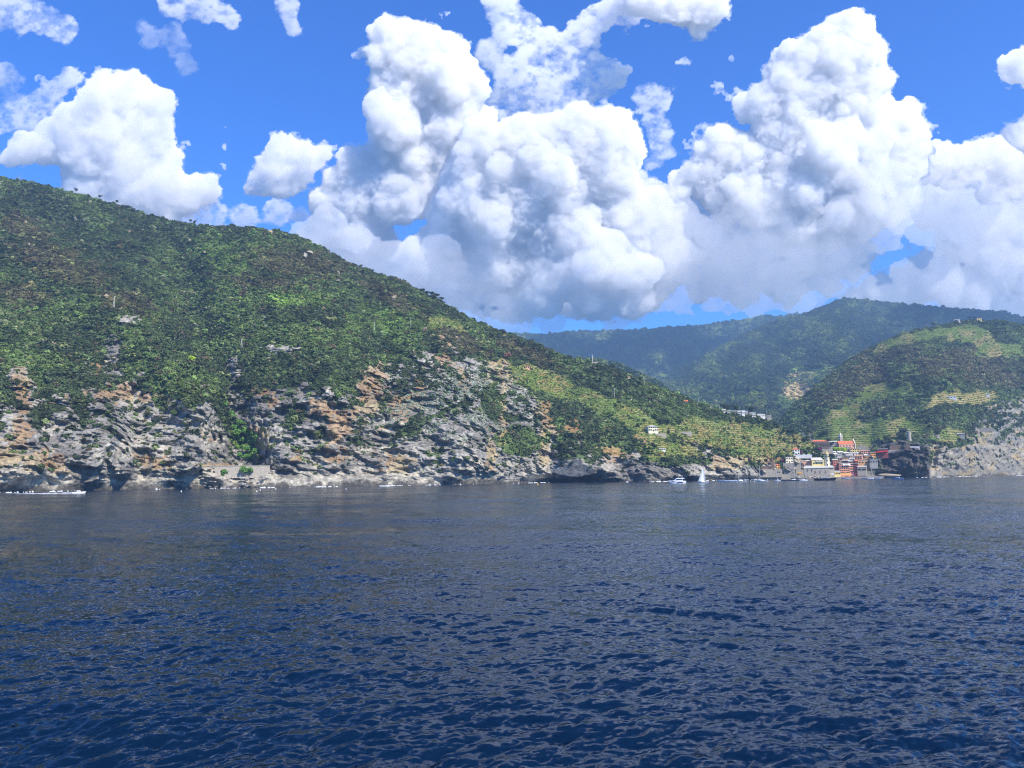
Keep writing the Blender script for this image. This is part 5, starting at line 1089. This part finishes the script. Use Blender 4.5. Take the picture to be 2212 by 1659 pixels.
motorboat(cS, 1950, 2006, 250, 'small orange dinghy beside the harbour wall', HO, cab=False, name='dinghy', Hf=1.3)
motorboat(cT, 412, 476, 262, 'white dinghy left of the middle bare masted sailboat', cab=False, name='dinghy')
sailboat(cT, 480, 636, 281, 44, 518, 'white sailboat with a bare mast, in front of the harbour wall')
sailboat(cT, 740, 822, 274, 68, 775, 'short white sailboat below the orange house', lean=-.5)
motorboat(cT, 690, 760, 246, 'grey white boat moored at the wall behind the short sailboat', cab=False, name='dinghy')
motorboat(cT, 820, 915, 268, 'dark open boat right of the short sailboat', HK, cab=False, name='rowing_boat', Hf=.7)
sailboat(cT, 935, 1100, 268, -10, 1030, 'dark blue sailboat with tall mast in front of the boulders', hm=HB)
motorboat(cT, 1105, 1212, 269, 'white cabin motorboat in front of the pink hall', name='motorboat', turn=15)
motorboat(cT, 1330, 1606, 264, 'big speedboat with black hull and white deck before the church', HK, name='speedboat', flip=-1, cab=True)
motorboat(cT, 1400, 1510, 232, 'white boat moored behind the black speedboat', cab=False, name='dinghy')
motorboat(cT, 1732, 1850, 242, 'flat white dinghy off the harbour square', cab=False, name='dinghy', Hf=.5)
sailboat(c3, 300, 640, 1475, 1130, 520, 'pale blue sailboat with a strongly leaning mast under the castle rock', hm=cm('pale_blue_hull', 150, 172, 196, .4, .05), lean=-3.2)
motorboat(c3, 630, 700, 1460, 'little white boat right of the leaning mast', cab=True, name='dinghy')
motorboat(c3, 815, 960, 1465, 'long grey boat beside the pale boulder', cm('grey_hull', 150, 156, 160, .5, .1), cab=False, name='rowing_boat', Hf=.6)
motorboat(c3, 955, 1178, 1478, 'white and blue fishing boat off the castle rock', cm('light_blue_hull', 120, 150, 186, .5, .1), name='fishing_boat', turn=-8)
def cL(x, y): return (x/2.37)/4, (1300+y/2.37)/4
motorboat(cL, 690, 795, 1597, 'white speedboat running along the left cliffs with a wake', cab=True, name='speedboat', flip=-1, Hf=.7)
def cR(x, y): return (1400+x/2.37)/4, (1300+y/2.37)/4
motorboat(cR, 285, 378, 1532, 'flat white open boat close to the rocks below the brown cliff', cab=False, name='dinghy', Hf=.6)
# buoys
def buoy(x, y, r, m_, label, group=None):
    b, _, _, k = place(pt, x-1, x+1, y); root = empty('buoy', b, 0, label, 'buoy', group); R = r
    MB().lathe([(R*.3, -R*.5), (R*.85, -R*.1), (R, R*.3), (R*.8, R*.85), (R*.35, R*1.15), (R*.1, R*1.2)], 10).build('float', m_, root, smooth=True); MB().cyl((0, 0, R*1.15), (0, 0, R*1.6), .06, None, 6).build('top_ring', METAL, root)
buoy(2151, 1939, .75, cm('yellow_buoy', 226, 176, 40), 'yellow buoy in front of the surf at the middle rocks')
for x, y, r, lb in [(490, 2150, .22, 'white buoy alone in the open water on the left'), (497, 2150.5, .18, 'smaller white buoy touching the lone one in open water'), (725, 1966, .4, 'white buoy left of the railway wall'), (1027, 1966, .4, 'white buoy below the right end of the railway wall'), (1041, 1961, .35, 'white buoy just behind and right of another below the railway wall'), (1103, 1957, .4, 'white buoy off the rocks right of the railway wall'), (1384, 1957, .35, 'white buoy off the banded grey rocks left of the flat boat'),
                    (2948, 1929, .4, 'white buoy left of the bare masted sailboat at the wall'), (3002, 1925, .4, 'white buoy between the two bare masted sailboats'), (3018, 1927, .4, 'white buoy just left of the middle bare masted sailboat')]: buoy(x, y, r, WHITE, lb)

# ---------------------------------------------------------------- surf
fm, nt, N, L = new_mat('white_foam'); out = N.new('ShaderNodeOutputMaterial'); d = N.new('ShaderNodeBsdfDiffuse'); d.inputs[0].default_value = (.66, .7, .74, 1); L.new(d.outputs[0], out.inputs[0])
us = np.arange(-60, 1060, .35); vs_ = shore_v(us); Sy = sea_Y(us, vs_)
n = fbm(us/14, us*0, None, 4, 801); n2 = fbm(us/2.2, us*0+4, None, 3, 802); hh_ = np.clip(n*1.0+.12, 0, 1)*(1.0+.9*n2); hh_ = np.clip(hh_*.42*(1+.6*fbm(us/.9, us*0+2, None, 2, 803)), 0, 1.0)*np.where((us > 780) & (us < 905), .15, 1)
ring = np.stack([at(us, vs_, Sy*(1-f)) for f in (.0, .012, .024, .034)], 0); ring[0, :, 2] = hh_*.9; ring[1, :, 2] = hh_*1.0; ring[2, :, 2] = hh_*.35; ring[3, :, 2] = -.3
keep = np.repeat((hh_ > .16)[None], 4, 0)
tag(grid_obj('surf_foam', ring[::-1], keep=keep, material=fm), 'broken white surf washing along the foot of the cliffs', kind='stuff')
b0 = at(*cL(690, 1597), float(sea_Y(*cL(690, 1597)))); V = []; F = []; rr = random.Random(3)
for i in range(30):
    t = i/29; x = b0[0]-t*38; y = b0[1]+t*1.5; wd = .7+1.6*t; V += [(x, y-wd, .12), (x, y+wd, .12), (x, y, .12+.55*(1-t)*rr.uniform(.3, 1))]
for i in range(29): a = i*3; F += [(a, a+2, a+5, a+3), (a+2, a+1, a+4, a+5)]
wk = MB().add(V, F).build('wake', fm); tag(wk, 'white wake trailing behind the speedboat on the left', kind='stuff')

# ---------------------------------------------------------------- boulders
def rock_mesh(seed, m_, fl=.6):
    bm = bmesh.new(); bmesh.ops.create_icosphere(bm, subdivisions=3, radius=1); r = np.random.default_rng(seed)
    pl = r.normal(size=(9, 3)); pl /= np.linalg.norm(pl, axis=1)[:, None]; of = r.uniform(.55, .9, 9)
    for vtx in bm.verts:
        p = np.array(vtx.co)
        for q, o_ in zip(pl, of):
            e = p@q-o_
            if e > 0: p = p-q*e*.95
        vtx.co = Vector(p*np.array([1.2, 1, fl]))
    me = bpy.data.meshes.new('boulder'); bm.to_mesh(me); bm.free(); me.materials.append(m_); return me
BM_ = [rock_mesh(i, mat(nm, srgb(*c_), .95, .35, 1.2, bump=.4)) for i, (nm, c_) in enumerate([('grey_boulder', (140, 134, 126)), ('tan_boulder', (176, 158, 130)), ('dark_boulder', (96, 92, 90)), ('pale_boulder', (186, 180, 166))])]
rr = random.Random(9)
def boulder(u, v, Y, s, i, label, group=None):
    b = at(u, v, Y); o = obj('boulder', BM_[i], None, b, rr.uniform(0, 6), s); tag(o, label, 'boulder', group)
NM = ['grey', 'tan', 'dark', 'pale']
for k in range(60):
    x = rr.uniform(600, 1240); y = rr.uniform(1138, 1168); u, v = c2(x, y); Y = YV-26-(y-1138)*.5; i = rr.choice([0, 1, 1, 2, 3]); boulder(u, v, Y, rr.uniform(.7, 1.7), i, '%s boulder in the breakwater heap below the stone church' % NM[i], '%s boulders of the breakwater' % NM[i])
for k in range(34):
    x = rr.uniform(150, 860); y = rr.uniform(1450, 1545); u, v = cA(x, y); Y = float(sea_Y(u, shore_v(u)))*.985-rr.uniform(0, 4)+(1545-y)*.12; i = rr.choice([0, 0, 2, 3]); boulder(u, v, Y, rr.uniform(.6, 2.0), i, '%s boulder on the shore below the railway wall' % NM[i], '%s boulders below the railway wall' % NM[i])
u, v = c3(850, 1400); boulder(u, v, float(sea_Y(u, shore_v(u)))*.985, (13, 6, 5.2), 1, 'huge smooth pale boulder at the foot of the dark castle rock')

# ---------------------------------------------------------------- people, parasols on the square
bm = bmesh.new()
def person_mesh(shirt, legs, nm):
    me = bpy.data.meshes.new(nm); J = [(0, 0, .92, .15), (0, 0, 1.15, .14), (0, 0, 1.38, .17), (0, 0, 1.5, .06), (0, 0, 1.56, .07), (0, -.01, 1.66, .105), (0, 0, 1.76, .07), (-.2, 0, 1.4, .06), (-.25, 0, 1.12, .045), (-.24, -.06, .88, .035), (.2, 0, 1.4, .06), (.25, 0, 1.12, .045), (.26, -.05, .88, .035), (-.1, 0, .85, .09), (-.11, -.02, .48, .065), (-.12, 0, .06, .05), (-.12, -.14, .03, .035), (.1, 0, .85, .09), (.12, .02, .48, .065), (.13, .06, .06, .05), (.13, -.08, .03, .035)]
    E = [(0, 1), (1, 2), (2, 3), (3, 4), (4, 5), (5, 6), (2, 7), (7, 8), (8, 9), (2, 10), (10, 11), (11, 12), (0, 13), (13, 14), (14, 15), (15, 16), (0, 17), (17, 18), (18, 19), (19, 20)]
    me.from_pydata([j[:3] for j in J], E, []); o = bpy.data.objects.new(nm, me); COL.objects.link(o); md = o.modifiers.new('skin', 'SKIN')
    if not me.skin_vertices: me.skin_vertices.new()
    for i, j in enumerate(J): me.skin_vertices[0].data[i].radius = (j[3], j[3]*.8)
    me.skin_vertices[0].data[0].use_root = True
    o.modifiers.new('sub', 'SUBSURF').levels = 1; dg = bpy.context.evaluated_depsgraph_get(); m2 = bpy.data.meshes.new_from_object(o.evaluated_get(dg)); bpy.data.objects.remove(o)
    m2.materials.clear(); [m2.materials.append(q) for q in (cm('skin', 196, 150, 124), shirt, legs)]
    for p_ in m2.polygons:
        z = p_.center.z; x = abs(p_.center.x); p_.material_index = 1 if .95 < z < 1.46 and x < .24 else (2 if .45 < z <= .95 and x < .2 else 0)
    return m2
for i, (c_, nm) in enumerate([((220, 220, 220), 'white'), ((190, 60, 60), 'red'), ((60, 90, 170), 'blue'), ((220, 180, 70), 'yellow'), ((50, 50, 56), 'black'), ((120, 170, 140), 'green')]):
    me = person_mesh(cm(nm+'_shirt', *c_), cm('shorts_'+nm, 70, 70, 84), 'person')
    for k in range(4):
        u, _ = c2(rr.uniform(1400, 1840), 0); Y = qy+rr.uniform(.8, 9); v = c2(0, 1138)[1]; b = at(u, v, qy); z = b[2]; P_ = at(u, v, Y); P_[2] = z
        o = obj('person', me, None, P_, rr.uniform(0, 6)); tag(o, 'person in %s shirt and shorts standing on the crowded harbour quay' % nm, 'person', 'people in %s shirts on the quay' % nm)
def parasol(x, m_, label, group, s=1.0, yy=1138, dy=4):
    u, v = c2(x, yy); b = at(u, v, qy); z = b[2]; P_ = at(u, v, qy+dy); P_[2] = z; root = empty('parasol', P_, 0, label, 'parasol', group)
    MB().cyl((0, 0, 0), (0, 0, 2.6*s), .05, None, 6).build('pole', POLE, root); MB().lathe([(1.9*s, 2.2*s), (1.85*s, 2.35*s), (1.0*s, 2.75*s), (.08, 3.0*s)], 8).build('canopy', m_, root)
YEL = cm('yellow_canvas', 236, 190, 40)
for i in range(7): parasol(1425+i*23, YEL, 'yellow parasol in the row on the harbour square', 'yellow parasols on the square', 1.25, dy=9+(i % 2)*2)
parasol(1592, cm('royal_blue_canvas', 50, 70, 190), 'blue parasol right of the yellow row', None, 1.2, dy=9); parasol(1235, WHITE, 'white parasol beside the low yellow house', None, 1.3, dy=4)
mm = MB().box(-2, 2, -.2, .0, 0, 1.3).build('sign', cm('yellow_sign', 232, 176, 44), None, loc=at(*c2(665, 1080), YV-10.5)); tag(mm, 'small blank yellow panel on the pale stone wall', 'sign')

# ---------------------------------------------------------------- single trees and bushes
BARK = cm('bark', 92, 72, 56); rt = np.random.default_rng(77)
def tree_proto(name, lab, cat, H_, R_x, crown, n=420, flat=.35, trunk=True, cz=.82, size=.3, lobes=9, limbs=5, col=None):
    root = empty(name, (0, 0, -500), 0, lab, cat)
    V = []; F = []; Ls = [(rt.uniform(-.6, .6)*R_x, rt.uniform(-.6, .6)*R_x, rt.uniform(-.5, .5)*flat*R_x, rt.uniform(.32, .55)*R_x) for _ in range(lobes)]
    for k in range(n):
        a, b_, c, q = Ls[k % lobes]; d = rt.normal(size=3); d /= np.linalg.norm(d); rr_ = q*rt.uniform(.6, 1.05); p = np.array([a, b_, c*1.0])+d*rr_*np.array([1, 1, max(flat, .4)])
        nr = d+rt.normal(size=3)*.5; nr /= np.linalg.norm(nr); t = np.cross(nr, rt.normal(size=3)); t /= np.linalg.norm(t); bt = np.cross(nr, t); s = size*R_x*.5*rt.uniform(.5, 1.1); i = len(V); p = p+np.array([0, 0, H_*cz])
        for su, sv in ((-1, -.7), (1, -.8), (.8, .9), (-.9, .8)): V.append(p+t*s*su+bt*s*sv)
        F.append((i, i+1, i+2, i+3))
    m = MB(); m.cyl((0, 0, -1.5), (.15, 0, H_*cz*.6), .045*H_*.6, .03*H_*.6, 7)
    for (a, b_, c, q) in Ls[:limbs]: m.cyl((.15, 0, H_*cz*.58), (a*.8, b_*.8, H_*cz+c*.5), .02*H_*.6, .008*H_, 5)
    m.build('trunk', BARK, root); MB().add(V, F).build('crown', crown, root)
    return root
LG = lambda nm, r, g, b: leaf_mat(nm, srgb(r, g, b), .35, False)
DG_ = LG('dark_leaves', 58, 72, 44); MG = LG('mid_leaves', 84, 104, 54)
pines = tree_proto('umbrella_pine', '', 'tree', 12, 5.2, DG_, 420, .22, size=.22)
oaks = tree_proto('holm_oak', '', 'tree', 7, 4, DG_, 360, .8, cz=.55, size=.26, lobes=8)
light = tree_proto('leafy_tree', '', 'tree', 7, 4, MG, 360, .8, cz=.55, size=.26, lobes=8)
used = set()
def tree(proto, X, Y_, label, s=1.0, G=None, cf=pt, col=None, group=None, dY=1.0, lean=0):
    u, v = cf(X, Y_); D_ = gY(u, v, G)+dY; b = at(u, v, D_)
    if proto.name in used: r = dup(proto, b, rt.uniform(0, 6), label, group, s)
    else:
        r = proto; used.add(proto.name); r.location = b; r.scale = (s,)*3; r['label'] = label
        if group: r['group'] = group
    if col is not None:
        for ch_ in r.children:
            if 'crown' in ch_.name: ch_.data = ch_.data.copy(); ch_.data.materials[0] = col
    return r
for i, (x, y, s) in enumerate([(1690, 1186, .95), (1706, 1194, .9), (1727, 1200, 1.0), (1747, 1206, .95), (1768, 1214, .8)]):
    tree(pines, x, y, ['leftmost umbrella pine of the row on the headland ridge', 'second umbrella pine from the left on the headland ridge', 'middle umbrella pine of the ridge row, the tallest', 'fourth umbrella pine from the left on the headland ridge', 'rightmost and lowest umbrella pine of the ridge row'][i], s, 'A')
def c8(x, y): return (x/1.843)/4, (650+y/1.843)/4
for x, y, lb in [(558, 212, 'thin small tree on the upper left skyline'), (740, 262, 'small tree on the skyline right of the thin one'), (860, 300, 'little leaning tree on the skyline at the white cloud'), (1405, 442, 'small tree on the skyline before the saddle, left of its twin'), (1437, 450, 'small tree on the skyline before the saddle, right of its twin'), (1703, 474, 'small tree alone on the skyline of the saddle')]: tree(oaks, x, y, lb, .75, 'A', cf=c8)
tree(light, 765, 1448, 'bright lime green tree glowing among dark scrub', .9, 'A', col=LG('lime_leaves', 168, 196, 40), dY=-2)
tree(oaks, 1406, 1160, 'round dark green tree standing out on the brown slope', 1.15, 'A', dY=-1)
tree(light, 2031, 1440, 'dead rust brown pine above the green terraces', 1.35, 'A', col=LG('dead_needles', 150, 104, 84), dY=-2)
for x, y, s, lb in [(2556, 1712, .8, 'dark tree just left of the cream house'), (2592, 1722, .8, 'dark bush in front of the left corner of the cream house'), (2640, 1702, 1.2, 'big dark tree right behind the cream house'), (2668, 1704, 1.2, 'rightmost dark tree of the clump at the cream house'), (2618, 1680, 1.0, 'dark tree behind the roof of the cream house')]: tree(oaks, x, y, lb, s, 'A', dY=2)
for x, y, s, lb in [(890, 300+70, .7, 'x'), ]: pass
for x, y, lb in [(710, 330, 'dark tree behind the left cube of the cemetery'), (795, 345, 'dark tree behind the second cemetery block'), (890, 350, 'dark tree behind the grey cemetery wall'), (1100, 368, 'dark wide tree behind the long cemetery block')]: tree(oaks, x, y, lb, 1.25, 'A', cf=c1, dY=3)
for x, y, s, lb, pr in [(1160, 540, 1.1, 'dark tree between hotel and pale grey building', oaks), (1390, 600, .9, 'dark tree before the pink upper church', oaks), (250, 850, 1.1, 'dark tree left of the cream house above the harbour wall', oaks), (950, 740, 1.3, 'dark tree above the yellow nave of the church', oaks), (1225, 600, 1.0, 'dark tree right of the hotel balconies', oaks), (1290, 700, 1.0, 'leftmost green tree above the roof cluster', light), (1360, 700, 1.0, 'middle green tree above the roof cluster', light), (1440, 715, 1.1, 'rightmost green tree above the roof cluster', light), (830, 800, .9, 'green tree right of the villa terrace', light), (1100, 430, 1.5, 'big dark tree on the slope above the hotel', oaks), (1020, 440, 1.1, 'dark tree left of the big one above the hotel', oaks), (720, 530, 1.0, 'dark tree on the slope left of the hotel', oaks)]: tree(pr, x, y, lb, s, cf=c2)
BOU = LG('magenta_flowers', 150, 30, 120)
for x, y, s, lb in [(1010, 690, .8, 'magenta bougainvillea on the wall under the hotel'), (688, 728, .5, 'magenta bougainvillea right of the white villa'), (725, 850, .8, 'purple bougainvillea above the pink hall'), (355, 880, .5, 'red purple bougainvillea left of the cream house')]: tree(light, x, y, lb, s, cf=c2, col=BOU, dY=-2)
for x, y, s, lb in [(1190, 560, 2.0, 'very tall dark tree left of the castle tower'), (1120, 600, 1.4, 'dark tree at the left foot of the very tall one'), (1930, 500, 1.0, 'green tree growing over the squat round tower'), (1640, 880, 1.0, 'olive brown bush on the castle rock')]: tree(oaks, x, y, lb, s, 'B', cf=c3, dY=-2)
for x, y, s, lb, pr in [(1775, 274, .9, 'flat topped pine left of the yellow hilltop house', pines), (1815, 272, .8, 'flat topped pine touching the yellow hilltop house', pines), (1478, 312, 1.1, 'dark round tree on the left shoulder of the right hill', oaks), (1865, 300, .9, 'dark round tree below the yellow hilltop house', oaks), (1905, 304, 1.0, 'dark round tree right below the hilltop house', oaks), (1990, 300, 1.0, 'dark tree on the hilltop near the right edge', oaks), (2050, 310, 1.1, 'wide dark tree on the hilltop at the right', oaks), (2105, 440, .9, 'dark tree at the end of the upper right terraces', oaks)]: tree(pr, x, y, lb, s, 'B', cf=c5, dY=-1)
GL = LG('fresh_leaves', 96, 136, 62)
for x, y in [(560, 930), (600, 980), (560, 1010), (640, 1040), (600, 1080), (680, 1060), (740, 1080), (650, 1130), (710, 1150), (770, 1130), (640, 1200), (700, 1220), (760, 1230), (620, 1270), (680, 1290), (740, 1285), (520, 880), (470, 800)]:
    tree(light, x, y, 'fresh green leafy tree crowding the gully above the railway wall', rt.uniform(.8, 1.3), 'A', cf=cA, col=GL, group='fresh green trees in the gully', dY=-3)
for x, y, lb in [(650, 1415, 'yellow green bush in front of the railway wall, left one'), (700, 1425, 'yellow green bush in front of the railway wall, right one'), (455, 1445, 'small green bush under the dark arch of the railway wall')]:
    tree(light, x, y, lb, .9, 'A', cf=cA, col=GL, dY=-12)
# bushes that stand alone on bare cliff
bmeshes = []
for k in range(5):
    V, F_ = puff(rt, 110, (1, 1, rt.uniform(.8, 1.1)), .36, 6); bmeshes.append([mesh('cliff_bush', V, F_, DG_), mesh('cliff_bush', V, F_, MG)])
g = A['rock0']*(1-A['soil0']*.4)*ss(8, 25, A['P0'][..., 2])*ss(-.1, .5, fbm(A['u']/6, A['v']/5, None, 3, 1234)+.1)*(A['u'] > 0)*(A['u'] < 720)
p, i, j = sample(A, g, 170)
for q, a, b_ in zip(p, i, j):
    u = A['u'][a, b_]/FS; low = q[2] < 45
    reg = 'left of the orange soil streak' if u < 50 else 'between orange streak and green gully' if u < 480 else 'between green gully and rust brown scree' if u < 760 else 'on the brown pyramid shaped cliff' if u < 1150 else 'on the rocks left of the yacht'
    kk = rt.random() < .7; lb = '%s green bush rooted %s %s' % ('dark' if kk else 'olive', 'low' if low else 'high', reg)
    o = obj('cliff_bush', bmeshes[rt.integers(5)][0 if kk else 1], None, q, rt.uniform(0, 6), rt.uniform(1.5, 3.0)); tag(o, lb, 'bush', lb.replace('bush', 'bushes'))
